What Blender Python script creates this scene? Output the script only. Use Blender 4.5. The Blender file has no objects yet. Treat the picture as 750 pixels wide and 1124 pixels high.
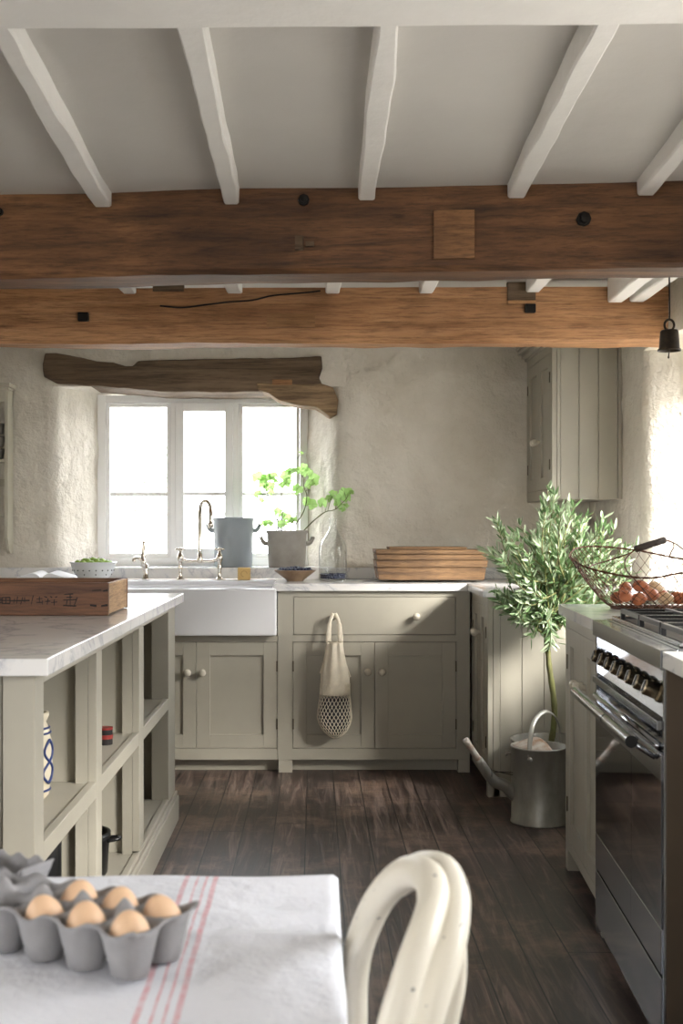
import bpy, bmesh, math, random
from mathutils import Vector, Matrix, noise
random.seed(7)
PI = math.pi
sc = bpy.context.scene
COL = sc.collection
F, VX, VY, CAMZ = 1300.0, 345.0, 582.0, 1.163
def at(px, py, D):                       # a point seen at (px,py) standing D metres in front of the lens
    return Vector(((px-VX)*D/F, D, CAMZ-(py-VY)*D/F))
# ------------------------------------------------------------------ materials
def lin(c):
    c = c/255.0
    return c/12.92 if c <= .04045 else ((c+.055)/1.055)**2.4
def rgb(r, g, b): return (lin(r), lin(g), lin(b), 1)
def newmat(name):
    m = bpy.data.materials.new(name); m.use_nodes = True
    nt = m.node_tree; b = nt.nodes['Principled BSDF']
    return m, nt, b
def N(nt, t, **kw):
    n = nt.nodes.new(t)
    for k, v in kw.items():
        if k in n.inputs: n.inputs[k].default_value = v
        else: setattr(n, k, v)
    return n
def ramp(nt, stops):
    r = nt.nodes.new('ShaderNodeValToRGB'); e = r.color_ramp.elements
    e[0].position, e[0].color = stops[0]; e[1].position, e[1].color = stops[-1]
    for p, c in stops[1:-1]:
        x = e.new(p); x.color = c
    return r
def pm(name, col, rough=.5, metal=0, var=.0, vs=6, bump=0, bs=40, scale=(1,1,1), col2=None, rvar=0, det=4, trans=0, ior=1.45, coat=0, dist=.002, two=None):
    m, nt, b = newmat(name); L = nt.links.new
    b.inputs['Roughness'].default_value = rough; b.inputs['Metallic'].default_value = metal
    b.inputs['Transmission Weight'].default_value = trans; b.inputs['IOR'].default_value = ior
    b.inputs['Coat Weight'].default_value = coat
    tc = N(nt, 'ShaderNodeTexCoord'); mp = N(nt, 'ShaderNodeMapping'); mp.inputs['Scale'].default_value = scale
    L(tc.outputs['Object'], mp.inputs['Vector'])
    n1 = N(nt, 'ShaderNodeTexNoise', Scale=vs, Detail=det, Roughness=.6); L(mp.outputs[0], n1.inputs['Vector'])
    c2 = col2 if col2 else tuple(x*(1-var) for x in col[:3])+(1,)
    rp = ramp(nt, [(.35, col), (.68, c2)]); L(n1.outputs['Fac'], rp.inputs['Fac']); L(rp.outputs[0], b.inputs['Base Color'])
    if rvar:
        mr = N(nt, 'ShaderNodeMapRange'); mr.inputs['To Min'].default_value = rough-rvar; mr.inputs['To Max'].default_value = rough+rvar
        L(n1.outputs['Fac'], mr.inputs['Value']); L(mr.outputs[0], b.inputs['Roughness'])
    if bump:
        n2 = N(nt, 'ShaderNodeTexNoise', Scale=bs, Detail=5, Roughness=.6); L(mp.outputs[0], n2.inputs['Vector'])
        bp = N(nt, 'ShaderNodeBump', Strength=bump, Distance=dist); L(n2.outputs['Fac'], bp.inputs['Height']); L(bp.outputs[0], b.inputs['Normal'])
    return m
def wood(name, c1, c2, c3, along='X', s=1.0, rough=.6, bump=.5, dark=.0):
    m, nt, b = newmat(name); L = nt.links.new
    b.inputs['Roughness'].default_value = rough
    tc = N(nt, 'ShaderNodeTexCoord'); mp = N(nt, 'ShaderNodeMapping')
    sv = {'X': (.9, 14, 14), 'Y': (14, .9, 14), 'Z': (14, 14, .9)}[along]
    mp.inputs['Scale'].default_value = tuple(v*s for v in sv); L(tc.outputs['Object'], mp.inputs['Vector'])
    n0 = N(nt, 'ShaderNodeTexNoise', Scale=1.4, Detail=8, Roughness=.62, Distortion=.6); L(mp.outputs[0], n0.inputs['Vector'])
    n1 = N(nt, 'ShaderNodeTexNoise', Scale=9, Detail=8, Roughness=.75); L(mp.outputs[0], n1.inputs['Vector'])
    n2 = N(nt, 'ShaderNodeTexNoise', Scale=2.2*s, Detail=3, Roughness=.5); L(tc.outputs['Object'], n2.inputs['Vector'])
    r = ramp(nt, [(.28, c3), (.46, c2), (.68, c1)]); L(n0.outputs['Fac'], r.inputs['Fac'])
    mx = N(nt, 'ShaderNodeMix', data_type='RGBA', blend_type='MULTIPLY'); mx.inputs['Factor'].default_value = .85
    r1 = ramp(nt, [(.36, (.4, .36, .33, 1)), (.54, (1, 1, 1, 1))]); L(n1.outputs['Fac'], r1.inputs['Fac'])
    L(r.outputs[0], mx.inputs['A']); L(r1.outputs[0], mx.inputs['B'])
    mx2 = N(nt, 'ShaderNodeMix', data_type='RGBA', blend_type='MULTIPLY'); mx2.inputs['Factor'].default_value = .5+dark
    r2 = ramp(nt, [(.38, (.42, .37, .33, 1)), (.6, (1, 1, 1, 1))]); L(n2.outputs['Fac'], r2.inputs['Fac'])
    L(mx.outputs['Result'], mx2.inputs['A']); L(r2.outputs[0], mx2.inputs['B']); L(mx2.outputs['Result'], b.inputs['Base Color'])
    bp = N(nt, 'ShaderNodeBump', Strength=bump, Distance=.004); L(n1.outputs['Fac'], bp.inputs['Height']); L(bp.outputs[0], b.inputs['Normal'])
    return m
M = {}
PAINT = rgb(165, 160, 146)
M['paint'] = pm('painted_wood', PAINT, .42, var=.05, vs=8, bump=.06, bs=120, dist=.001)
M['paint_rack'] = pm('painted_rack', rgb(190, 184, 166), .5, var=.05)
M['knob'] = pm('ceramic_knob', rgb(205, 198, 182), .18, var=.03)
M['white'] = pm('white_window_paint', rgb(246, 245, 242), .35, var=.02)
M['plaster'] = pm('lime_plaster', rgb(224, 218, 206), .85, col2=rgb(204, 196, 181), vs=2.2, bump=.8, bs=12, dist=.03, det=6)
M['plaster_reveal'] = M['plaster']
M['ceiling'] = pm('ceiling_plaster', rgb(208, 204, 198), .9, var=.06, vs=2, bump=.3, bs=14, dist=.006)
M['joist'] = pm('limewashed_joist', rgb(236, 233, 228), .6, var=.04, vs=10, bump=.5, bs=30, dist=.004)
M['beam1'] = wood('old_pine_beam_shaded_tone', rgb(150, 106, 68), rgb(116, 78, 48), rgb(62, 40, 25), 'X', .9, .6, .9, .3)  # pine darkened for the weaker light on this beam's front
M['beam2'] = wood('old_pine_beam_sunlit_tone', rgb(216, 166, 120), rgb(194, 142, 96), rgb(150, 102, 66), 'X', .9, .6, .6)  # same pine, colour raised for the sunlight falling on this beam
M['patch'] = wood('let_in_patch', rgb(196, 150, 102), rgb(178, 130, 84), rgb(150, 104, 64), 'X', 1.2, .6, .3)
M['lintel'] = wood('dark_oak_lintel', rgb(140, 118, 94), rgb(112, 92, 70), rgb(66, 52, 38), 'X', .8, .75, .9)
M['lintel2'] = wood('weathered_oak_lintel', rgb(182, 156, 122), rgb(152, 126, 94), rgb(98, 76, 54), 'X', .9, .75, .9)
M['crate'] = wood('crate_wood', rgb(140, 98, 66), rgb(112, 74, 48), rgb(70, 44, 28), 'X', 1.0, .55, .4)
M['crate_end'] = wood('crate_end_grain', rgb(208, 174, 132), rgb(182, 146, 104), rgb(140, 106, 72), 'Y', 1.5, .55, .3)
M['trug'] = wood('trug_wood', rgb(146, 112, 74), rgb(118, 88, 56), rgb(66, 47, 30), 'X', 2.0, .65, .9)
M['grip'] = wood('grip_wood', rgb(92, 74, 56), rgb(72, 56, 42), rgb(44, 34, 26), 'X', 3, .6, .4)
M['iron'] = pm('black_iron', rgb(40, 37, 35), .5, .6, var=.3, vs=30, bump=.3, bs=60)
M['ink'] = pm('black_ink', rgb(26, 22, 20), .7)
M['wire'] = pm('rusty_wire', rgb(66, 44, 34), .6, .5, col2=rgb(110, 66, 40), vs=90)
M['zinc'] = pm('galvanised_zinc', rgb(168, 166, 158), .42, .55, col2=rgb(118, 116, 108), vs=7, bump=.15, bs=18, rvar=.12, scale=(1, 1, .5))
M['zinc_rust'] = pm('rusted_zinc', rgb(196, 192, 184), .6, .3, col2=rgb(150, 110, 80), vs=16, bump=.3, bs=40)
M['nickel'] = pm('polished_nickel', rgb(214, 206, 194), .12, 1)
M['steel'] = pm('brushed_steel', rgb(176, 179, 185), .13, 1, var=.12, vs=3, bump=.04, bs=200, scale=(1, .05, 1))
M['steel_reflecting_brown'] = pm('steel_side_brown_reflection', rgb(96, 84, 72), .35, .7, var=.1)  # brown base colour stands in for what the steel side reflects
M['knob_metal'] = pm('knob_bronze_reflection', rgb(150, 136, 112), .22, 1, var=.1)  # bronze tone paints in the warm reflection on the knobs
M['oven_glass'] = pm('oven_glass', rgb(10, 9, 9), .05, 0, ior=1.7, coat=.6)
M['black'] = pm('black_enamel', rgb(18, 18, 19), .35)
M['belfast'] = pm('white_fireclay', rgb(232, 232, 234), .12, var=.01)
M['crock_blue'] = pm('blue_grey_stoneware', rgb(150, 158, 162), .35, var=.12, vs=5, scale=(1, 1, .4))
M['crock_grey'] = pm('grey_stoneware', rgb(172, 168, 160), .45, col2=rgb(150, 144, 134), vs=7, bump=.1, bs=20)
M['bowl_brown'] = pm('brown_stoneware', rgb(120, 96, 74), .4, col2=rgb(150, 126, 100), vs=12)
M['soap'] = pm('olive_soap', rgb(214, 178, 112), .6, var=.06)
M['berry'] = pm('blueberry_skin', rgb(34, 38, 58), .45, col2=rgb(70, 76, 98), vs=40)
M['fruit'] = pm('green_fruit', rgb(136, 176, 66), .35, col2=rgb(170, 196, 96), vs=14)
M['enamel'] = pm('white_enamel', rgb(226, 228, 226), .25)
M['paper'] = pm('book_paper', rgb(236, 236, 236), .8, var=.03)
M['cover'] = pm('book_cover', rgb(120, 128, 140), .6)
M['mug'] = pm('grey_glazed_mug', rgb(150, 146, 138), .35, var=.1)
M['pulp'] = pm('grey_paper_pulp', rgb(150, 148, 149), .95, var=.12, vs=30, bump=.6, bs=90, dist=.002)
M['egg_pale'] = pm('pale_eggshell', rgb(226, 188, 152), .5, var=.05, vs=20)
M['egg_brown'] = pm('brown_eggshell', rgb(192, 120, 80), .45, col2=rgb(168, 96, 62), vs=30)
M['egg_cream'] = pm('cream_eggshell', rgb(220, 190, 152), .5, var=.05, vs=20)
M['bark'] = pm('green_bark', rgb(122, 126, 74), .7, col2=rgb(90, 84, 56), vs=20, bump=.4, bs=50, scale=(1, 1, .4))
M['soil'] = pm('potting_soil', rgb(50, 38, 30), .95, bump=.8, bs=60)
M['string'] = pm('cotton_string', rgb(232, 222, 202), .85, var=.12, vs=30, bump=.6, bs=260, dist=.002)
M['dark_fruit'] = pm('dark_fruit', rgb(26, 24, 32), .4)
M['vase'] = pm('cream_stoneware_jar', rgb(206, 196, 172), .35)
M['cobalt'] = pm('cobalt_brushwork', rgb(34, 52, 104), .35)
M['tin'] = pm('red_black_tin', rgb(126, 40, 34), .4)
M['chair'] = pm('chipped_cream_paint', rgb(222, 212, 190), .35, var=.06, vs=8)
M['bell'] = pm('dark_bell_iron', rgb(46, 42, 38), .5, .7, col2=rgb(70, 58, 46), vs=30, bump=.3, bs=60)
M['grass'] = pm('outdoor_ground', rgb(150, 148, 142), .95, var=.3)
M['stone_out'] = pm('outdoor_stone', rgb(150, 144, 134), .9, var=.2)
M['hinge'] = pm('dull_brass_hinge', rgb(92, 84, 70), .4, .8)
M['ashtile'] = pm('slate', rgb(96, 98, 104), .8, var=.2)
def leafmat(name, top, under, tr):
    m, nt, b = newmat(name); L = nt.links.new
    g = N(nt, 'ShaderNodeNewGeometry'); mx = N(nt, 'ShaderNodeMix', data_type='RGBA')
    n = N(nt, 'ShaderNodeTexNoise', Scale=9, Detail=2); tc = N(nt, 'ShaderNodeTexCoord'); L(tc.outputs['Object'], n.inputs['Vector'])
    r = ramp(nt, [(.35, top), (.65, tuple(min(1, c*1.6) for c in top[:3])+(1,))]); L(n.outputs['Fac'], r.inputs['Fac'])
    L(g.outputs['Backfacing'], mx.inputs['Factor']); L(r.outputs[0], mx.inputs['A']); mx.inputs['B'].default_value = under
    L(mx.outputs['Result'], b.inputs['Base Color']); b.inputs['Roughness'].default_value = .42
    t = N(nt, 'ShaderNodeBsdfTranslucent'); L(mx.outputs['Result'], t.inputs['Color'])
    s = N(nt, 'ShaderNodeMixShader'); s.inputs[0].default_value = tr
    L(b.outputs[0], s.inputs[1]); L(t.outputs[0], s.inputs[2])
    L(s.outputs[0], nt.nodes['Material Output'].inputs['Surface'])
    return m
M['olive'] = leafmat('olive_leaf', rgb(92, 116, 76), rgb(178, 194, 160), .35)
M['geranium'] = leafmat('geranium_leaf', rgb(134, 186, 96), rgb(170, 208, 130), .6)
M['tree_out'] = leafmat('glare_faded_tree_leaf', rgb(150, 156, 150), rgb(160, 166, 158), .3)  # pale grey instead of green, window glare put into the leaf colour
def glass(name, tint=(1, 1, 1, 1), refl=1.0):
    m, nt, b = newmat(name); L = nt.links.new
    tr = N(nt, 'ShaderNodeBsdfTransparent'); tr.inputs[0].default_value = tint
    gl = N(nt, 'ShaderNodeBsdfGlossy'); gl.inputs['Roughness'].default_value = .02
    lw = N(nt, 'ShaderNodeLayerWeight', Blend=.5); pw = N(nt, 'ShaderNodeMath', operation='POWER'); pw.inputs[1].default_value = 2.6; L(lw.outputs['Facing'], pw.inputs[0])
    fr = N(nt, 'ShaderNodeMath', operation='MULTIPLY_ADD'); fr.inputs[1].default_value = .8; fr.inputs[2].default_value = .035; L(pw.outputs[0], fr.inputs[0]); s = N(nt, 'ShaderNodeMixShader')
    L(fr.outputs[0], s.inputs[0]); L(tr.outputs[0], s.inputs[1]); L(gl.outputs[0], s.inputs[2])
    L(s.outputs[0], nt.nodes['Material Output'].inputs['Surface'])
    return m
M['pane'] = glass('window_glass')
M['bottle'] = glass('bottle_glass', (.95, .965, .96, 1))
# marble with grey veins
m, nt, b = newmat('white_veined_marble'); L = nt.links.new
tc = N(nt, 'ShaderNodeTexCoord')
n1 = N(nt, 'ShaderNodeTexNoise', Scale=2.3, Detail=8, Roughness=.62, Distortion=1.6); L(tc.outputs['Object'], n1.inputs['Vector'])
sb = N(nt, 'ShaderNodeMath', operation='SUBTRACT'); sb.inputs[1].default_value = .5; L(n1.outputs['Fac'], sb.inputs[0])
ab = N(nt, 'ShaderNodeMath', operation='ABSOLUTE'); L(sb.outputs[0], ab.inputs[0])
r = ramp(nt, [(0, rgb(186, 186, 190)), (.010, rgb(210, 209, 209)), (.04, rgb(225, 223, 220)), (.2, rgb(226, 223, 218))]); L(ab.outputs[0], r.inputs['Fac'])
L(r.outputs[0], b.inputs['Base Color']); b.inputs['Roughness'].default_value = .14
M['marble'] = m
# linen with woven red stripes
m, nt, b = newmat('striped_linen'); L = nt.links.new
tc = N(nt, 'ShaderNodeTexCoord'); sx = N(nt, 'ShaderNodeSeparateXYZ'); L(tc.outputs['Object'], sx.inputs[0])
base = rgb(224, 225, 231); prev = None
for (c, w) in ((-.150, .0028), (-.137, .0014), (-.1265, .0014), (-.116, .0028)):
    a = N(nt, 'ShaderNodeMath', operation='SUBTRACT'); a.inputs[1].default_value = c; L(sx.outputs['X'], a.inputs[0])
    d = N(nt, 'ShaderNodeMath', operation='ABSOLUTE'); L(a.outputs[0], d.inputs[0])
    e = N(nt, 'ShaderNodeMath', operation='LESS_THAN'); e.inputs[1].default_value = w; L(d.outputs[0], e.inputs[0])
    if prev is None: prev = e
    else:
        f = N(nt, 'ShaderNodeMath', operation='MAXIMUM'); L(prev.outputs[0], f.inputs[0]); L(e.outputs[0], f.inputs[1]); prev = f
nn = N(nt, 'ShaderNodeTexNoise', Scale=60, Detail=3); L(tc.outputs['Object'], nn.inputs['Vector'])
mu = N(nt, 'ShaderNodeMath', operation='MULTIPLY'); L(prev.outputs[0], mu.inputs[0]); L(nn.outputs['Fac'], mu.inputs[1])
mx = N(nt, 'ShaderNodeMix', data_type='RGBA'); L(mu.outputs[0], mx.inputs['Factor']); mx.inputs['A'].default_value = base; mx.inputs['B'].default_value = rgb(214, 130, 138)
L(mx.outputs['Result'], b.inputs['Base Color']); b.inputs['Roughness'].default_value = .95
n3 = N(nt, 'ShaderNodeTexNoise', Scale=9, Detail=6, Roughness=.6); L(tc.outputs['Object'], n3.inputs['Vector'])
bp = N(nt, 'ShaderNodeBump', Strength=.7, Distance=.02); L(n3.outputs['Fac'], bp.inputs['Height']); L(bp.outputs[0], b.inputs['Normal'])
M['linen'] = m
# floor boards
m, nt, b = newmat('old_dark_boards'); L = nt.links.new
tc = N(nt, 'ShaderNodeTexCoord'); sx = N(nt, 'ShaderNodeSeparateXYZ'); L(tc.outputs['Object'], sx.inputs[0])
def MA(op, a, bv=None):
    n = N(nt, 'ShaderNodeMath', operation=op)
    L(a, n.inputs[0]) if not isinstance(a, (int, float)) else setattr(n.inputs[0], 'default_value', a)
    if bv is not None:
        L(bv, n.inputs[1]) if not isinstance(bv, (int, float)) else setattr(n.inputs[1], 'default_value', bv)
    return n.outputs[0]
u = MA('DIVIDE', MA('ADD', sx.outputs['X'], .035), .122); ui = MA('FLOOR', u); uf = MA('FRACT', u)
wn = N(nt, 'ShaderNodeTexWhiteNoise', noise_dimensions='1D'); L(ui, wn.inputs['W'])
v = MA('ADD', MA('DIVIDE', sx.outputs['Y'], 2.6), MA('MULTIPLY', wn.outputs['Value'], 7.3)); vi = MA('FLOOR', v); vf = MA('FRACT', v)
wn2 = N(nt, 'ShaderNodeTexWhiteNoise', noise_dimensions='2D'); cb = N(nt, 'ShaderNodeCombineXYZ'); L(ui, cb.inputs[0]); L(vi, cb.inputs[1]); L(cb.outputs[0], wn2.inputs['Vector'])
gap = MA('MAXIMUM', MA('LESS_THAN', uf, .038), MA('LESS_THAN', vf, .0018))
cb2 = N(nt, 'ShaderNodeCombineXYZ'); L(MA('MULTIPLY', sx.outputs['X'], 26), cb2.inputs[0]); L(MA('MULTIPLY', sx.outputs['Y'], 1.7), cb2.inputs[1]); L(MA('MULTIPLY', wn2.outputs['Value'], 40), cb2.inputs[2])
g1 = N(nt, 'ShaderNodeTexNoise', Scale=1.0, Detail=8, Roughness=.65, Distortion=1.4); L(cb2.outputs[0], g1.inputs['Vector'])
g2 = N(nt, 'ShaderNodeTexNoise', Scale=2.6, Detail=9, Roughness=.75); L(tc.outputs['Object'], g2.inputs['Vector'])
rg = ramp(nt, [(.32, rgb(34, 27, 25)), (.5, rgb(74, 61, 56)), (.66, rgb(128, 112, 104))]); L(g1.outputs['Fac'], rg.inputs['Fac'])
mx = N(nt, 'ShaderNodeMix', data_type='RGBA', blend_type='MULTIPLY'); mx.inputs['Factor'].default_value = 1
rb = ramp(nt, [(0, (.6, .6, .62, 1)), (1, (1.2, 1.15, 1.12, 1))]); L(wn2.outputs['Value'], rb.inputs['Fac'])
L(rg.outputs[0], mx.inputs['A']); L(rb.outputs[0], mx.inputs['B'])
mw = N(nt, 'ShaderNodeMix', data_type='RGBA'); rw = ramp(nt, [(.50, (0, 0, 0, 1)), (.66, (.6, .6, .6, 1))]); L(g2.outputs['Fac'], rw.inputs['Fac'])
L(rw.outputs[0], mw.inputs['Factor']); L(mx.outputs['Result'], mw.inputs['A']); mw.inputs['B'].default_value = rgb(150, 124, 106)
mg = N(nt, 'ShaderNodeMix', data_type='RGBA'); L(gap, mg.inputs['Factor']); L(mw.outputs['Result'], mg.inputs['A']); mg.inputs['B'].default_value = rgb(12, 9, 8)
L(mg.outputs['Result'], b.inputs['Base Color'])
mr = N(nt, 'ShaderNodeMapRange'); mr.inputs['To Min'].default_value = .22; mr.inputs['To Max'].default_value = .55; L(g1.outputs['Fac'], mr.inputs['Value']); L(mr.outputs[0], b.inputs['Roughness'])
hh = MA('SUBTRACT', MA('MULTIPLY', g1.outputs['Fac'], .5), gap)
bp = N(nt, 'ShaderNodeBump', Strength=.8, Distance=.006); L(hh, bp.inputs['Height']); L(bp.outputs[0], b.inputs['Normal'])
M['floor'] = m
# ------------------------------------------------------------------ mesh helpers
def BM(): return bmesh.new()
def bx(bm, x0, x1, y0, y1, z0, z1):
    vs = [bm.verts.new((x, y, z)) for z in (z0, z1) for y in (y0, y1) for x in (x0, x1)]
    for f in ((0, 2, 3, 1), (4, 5, 7, 6), (0, 1, 5, 4), (2, 6, 7, 3), (0, 4, 6, 2), (1, 3, 7, 5)):
        bm.faces.new([vs[i] for i in f])
    return vs
def tube(bm, pts, r, seg=10, closed=False, cap=True, flat=1.0):
    pts = [Vector(p) for p in pts]; n = len(pts)
    rs = r if isinstance(r, (list, tuple)) else [r]*n
    tan = []
    for i in range(n):
        a = pts[(i-1) % n] if (closed or i > 0) else pts[i]; c = pts[(i+1) % n] if (closed or i < n-1) else pts[i]
        t = (c-a); tan.append(t.normalized() if t.length > 1e-9 else Vector((0, 0, 1)))
    up = Vector((0, 0, 1)) if abs(tan[0].z) < .9 else Vector((1, 0, 0))
    nrm = (up-tan[0]*up.dot(tan[0])).normalized(); rings = []
    for i in range(n):
        nrm = (nrm-tan[i]*nrm.dot(tan[i]))
        nrm = nrm.normalized() if nrm.length > 1e-6 else tan[i].orthogonal().normalized()
        bi = tan[i].cross(nrm)
        rings.append([bm.verts.new(pts[i]+(nrm*math.cos(2*PI*k/seg)+bi*math.sin(2*PI*k/seg)*flat)*rs[i]) for k in range(seg)])
    m = n if closed else n-1
    for i in range(m):
        A, B = rings[i], rings[(i+1) % n]
        for k in range(seg):
            try: bm.faces.new((A[k], A[(k+1) % seg], B[(k+1) % seg], B[k]))
            except ValueError: pass
    if cap and not closed:
        bm.faces.new(rings[0][::-1]); bm.faces.new(rings[-1])
def lathe(bm, prof, c=(0, 0, 0), seg=28, axis='Z', sx=1, sy=1):
    c = Vector(c); rings = []
    def P(r, h, k):
        a = 2*PI*k/seg; x, y = r*math.cos(a)*sx, r*math.sin(a)*sy
        if axis == 'Z': return c+Vector((x, y, h))
        if axis == 'Y': return c+Vector((x, h, y))
        return c+Vector((h, x, y))
    for (r, h) in prof:
        if r < 1e-6: rings.append([bm.verts.new(P(0, h, 0))])
        else: rings.append([bm.verts.new(P(r, h, k)) for k in range(seg)])
    for A, B in zip(rings, rings[1:]):
        for k in range(seg):
            if len(A) == 1 and len(B) == 1: continue
            if len(A) == 1: bm.faces.new((A[0], B[(k+1) % seg], B[k]))
            elif len(B) == 1: bm.faces.new((A[k], A[(k+1) % seg], B[0]))
            else: bm.faces.new((A[k], A[(k+1) % seg], B[(k+1) % seg], B[k]))
def prism(bm, poly, y0, y1):             # polygon in XZ extruded along Y
    a = [bm.verts.new((x, y0, z)) for x, z in poly]; c = [bm.verts.new((x, y1, z)) for x, z in poly]
    n = len(poly); bm.faces.new(a); bm.faces.new(c[::-1])
    for i in range(n): bm.faces.new((a[i], c[i], c[(i+1) % n], a[(i+1) % n]))
def smoothpts(pts, n=8, closed=False):
    pts = [Vector(p) for p in pts]; out = []; m = len(pts)
    rng = range(m) if closed else range(m-1)
    for i in rng:
        p0 = pts[(i-1) % m] if (closed or i > 0) else pts[0]*2-pts[1]
        p1 = pts[i]; p2 = pts[(i+1) % m]
        p3 = pts[(i+2) % m] if (closed or i+2 < m) else pts[-1]*2-pts[-2]
        for k in range(n):
            t = k/n
            out.append(.5*((2*p1)+(p2-p0)*t+(2*p0-5*p1+4*p2-p3)*t*t+(3*p1-p0-3*p2+p3)*t**3))
    if not closed: out.append(pts[-1])
    return out
def obj(name, bm, mt, parent=None, smooth=False, bevel=0, world=False, loc=None, rz=0, seg=2):
    if world and parent:
        R = Matrix.Rotation(-parent.rotation_euler.z, 4, 'Z')
        for v in bm.verts: v.co = R @ (v.co-parent.location)
    bmesh.ops.recalc_face_normals(bm, faces=bm.faces) if smooth is not None else None
    me = bpy.data.meshes.new(name); bm.to_mesh(me); bm.free()
    if isinstance(mt, str): mt = M[mt]
    me.materials.append(mt)
    if smooth: me.polygons.foreach_set('use_smooth', [True]*len(me.polygons))
    o = bpy.data.objects.new(name, me); COL.objects.link(o)
    if parent: o.parent = parent
    if loc is not None: o.location = loc
    if rz: o.rotation_euler = (0, 0, rz)
    if bevel:
        md = o.modifiers.new('edge', 'BEVEL'); md.width = bevel; md.segments = seg; md.limit_method = 'ANGLE'; md.angle_limit = .6
    return o
def autosmooth(o, ang=40):
    me = o.data
    bm = bmesh.new(); bm.from_mesh(me)
    for e in bm.edges:
        if len(e.link_faces) == 2 and e.calc_face_angle(0) > math.radians(ang): e.smooth = False
    for f in bm.faces: f.smooth = True
    bm.to_mesh(me); bm.free(); return o
def tag(o, label, cat, group=None):
    o['label'] = label; o['category'] = cat
    if group: o['group'] = group
    return o
def thing(name, label, cat, loc=(0, 0, 0), rz=0, group=None):
    o = bpy.data.objects.new(name, None); COL.objects.link(o); o.empty_display_size = .05
    o.location = loc; o.rotation_euler = (0, 0, rz); return tag(o, label, cat, group)
def struct(o): o['kind'] = 'structure'; return o
def dup(o, loc=None, rz=None, label=None, parent=None):
    c = o.copy(); COL.objects.link(c)
    if parent: c.parent = parent
    if loc is not None: c.location = loc
    if rz is not None: c.rotation_euler = (0, 0, rz)
    if label: c['label'] = label
    for ch in [k for k in bpy.data.objects if k.parent == o]: dup(ch, parent=c)
    return c
nz = noise.noise
def fn(p, s, o=0): return nz(Vector(p)*s+Vector((o, o*1.7, o*.3)))
# ------------------------------------------------------------------ room shell
XR, YB, XL, YF, CZ = 1.46, 6.28, -2.7, -2.2, 2.245
CF = lambda y: 2.205+.05*max(0, min(1.7, 3.6-y)) if y < 3.6 else 2.205+.02*min(1, (y-3.6)/.3)
WT = .907                                 # worktop height
bm = BM(); bx(bm, XL-.5, XR+.6, YF-.4, YB+.5, -.12, 0); struct(obj('floor', bm, 'floor'))
def sheet(bm, path, zs, amp=.008, res=.035):
    """plaster swept along an XY path, heights zs, lumpy by world-space noise"""
    pts = []
    for a, c in zip(path, path[1:]):
        a, c = Vector(a), Vector(c); k = max(1, int((c-a).length/res))
        pts += [a.lerp(c, i/k) for i in range(k)]
    pts.append(Vector(path[-1])); n = len(pts)
    k = max(1, int((zs[1]-zs[0])/res)); Z = [zs[0]+(zs[1]-zs[0])*i/k for i in range(k+1)]
    g = []
    for i, p in enumerate(pts):
        t = (pts[min(n-1, i+1)]-pts[max(0, i-1)]).normalized(); nm = Vector((t.y, -t.x))
        row = []
        for z in Z:
            q = Vector((p.x, p.y, z)); d = amp*(1.1*fn(q, 3.2)+.9*fn(q, 8, 5)+.45*fn(q, 19, 9))
            row.append(bm.verts.new((p.x+nm.x*d, p.y+nm.y*d, z)))
        g.append(row)
    for i in range(n-1):
        for j in range(k): bm.faces.new((g[i][j], g[i+1][j], g[i+1][j+1], g[i][j+1]))
LED = .965                                # ledge height
OX0, OX1, IX0, IX1, YW = -1.367, .118, -1.168, -.068, 6.62
bm = BM()
sheet(bm, [(XL, YB), (OX0-.05, YB)], (0, 2.4), .012)
sheet(bm, [(OX0-.13, YB+.001), (OX0-.05, YB+.001), (OX0-.015, YB+.008), (OX0+.012, YB+.04), (IX0, YW+.05)], (LED-.06, 1.93), .012)
sheet(bm, [(IX1, YW+.05), (OX1-.012, YB+.04), (OX1+.015, YB+.008), (OX1+.05, YB+.001), (OX1+.13, YB+.001)], (LED-.06, 1.93), .016)
sheet(bm, [(OX1+.05, YB), (XR, YB)], (0, 2.4), .020, .025)
sheet(bm, [(OX0-.05, YB), (OX1+.05, YB)], (1.93, 2.4), .012)
sheet(bm, [(OX0-.05, YB), (OX1+.05, YB)], (0, LED-.06), .004)
bx(bm, OX0-.05, OX1+.05, YB, YW+.06, 1.925, 1.97)
bx(bm, XL-.1, OX0-.035, YB+.03, YB+.36, 0, 2.4); bx(bm, OX1+.04, XR+.5, YB+.03, YB+.36, 0, 2.4)
bx(bm, OX0-.06, OX1+.2, YB+.03, YB+.36, 2.0, 2.4); bx(bm, OX0-.06, OX1+.2, YB+.03, YB+.36, 0, .85)
w = obj('wall_back', bm, 'plaster', smooth=None); struct(w)
w.data.polygons.foreach_set('use_smooth', [True]*len(w.data.polygons)); autosmooth(w, 60)
# right wall: two windows
bm = BM()
W2a, W2b = 3.55, 5.24
W3a, W3b = .25, 2.3
sheet(bm, [(XR, YB), (XR, W2b+.04)], (0, 2.4), .010)
sheet(bm, [(XR, W2b+.04), (XR+.01, W2b+.01), (XR+.04, W2b-.01), (XR+.42, W2b-.16)], (.90, 1.96), .010)
sheet(bm, [(XR+.42, W2a+.2), (XR+.04, W2a), (XR, W2a-.04)], (.90, 1.96), .006)
sheet(bm, [(XR, W2b+.04), (XR, W2a-.04)], (1.96, 2.4), .006)
sheet(bm, [(XR, W2b+.04), (XR, W2a-.04)], (0, .9), .006)
sheet(bm, [(XR, W2a-.04), (XR, W3b)], (0, 2.4), .010, .06)
sheet(bm, [(XR, W3b), (XR, W3a)], (2.0, 2.4), .006, .06)
sheet(bm, [(XR, W3b), (XR, W3a)], (0, .95), .006, .06)
sheet(bm, [(XR, W3a), (XR, YF)], (0, 2.4), .006, .1)
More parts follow.
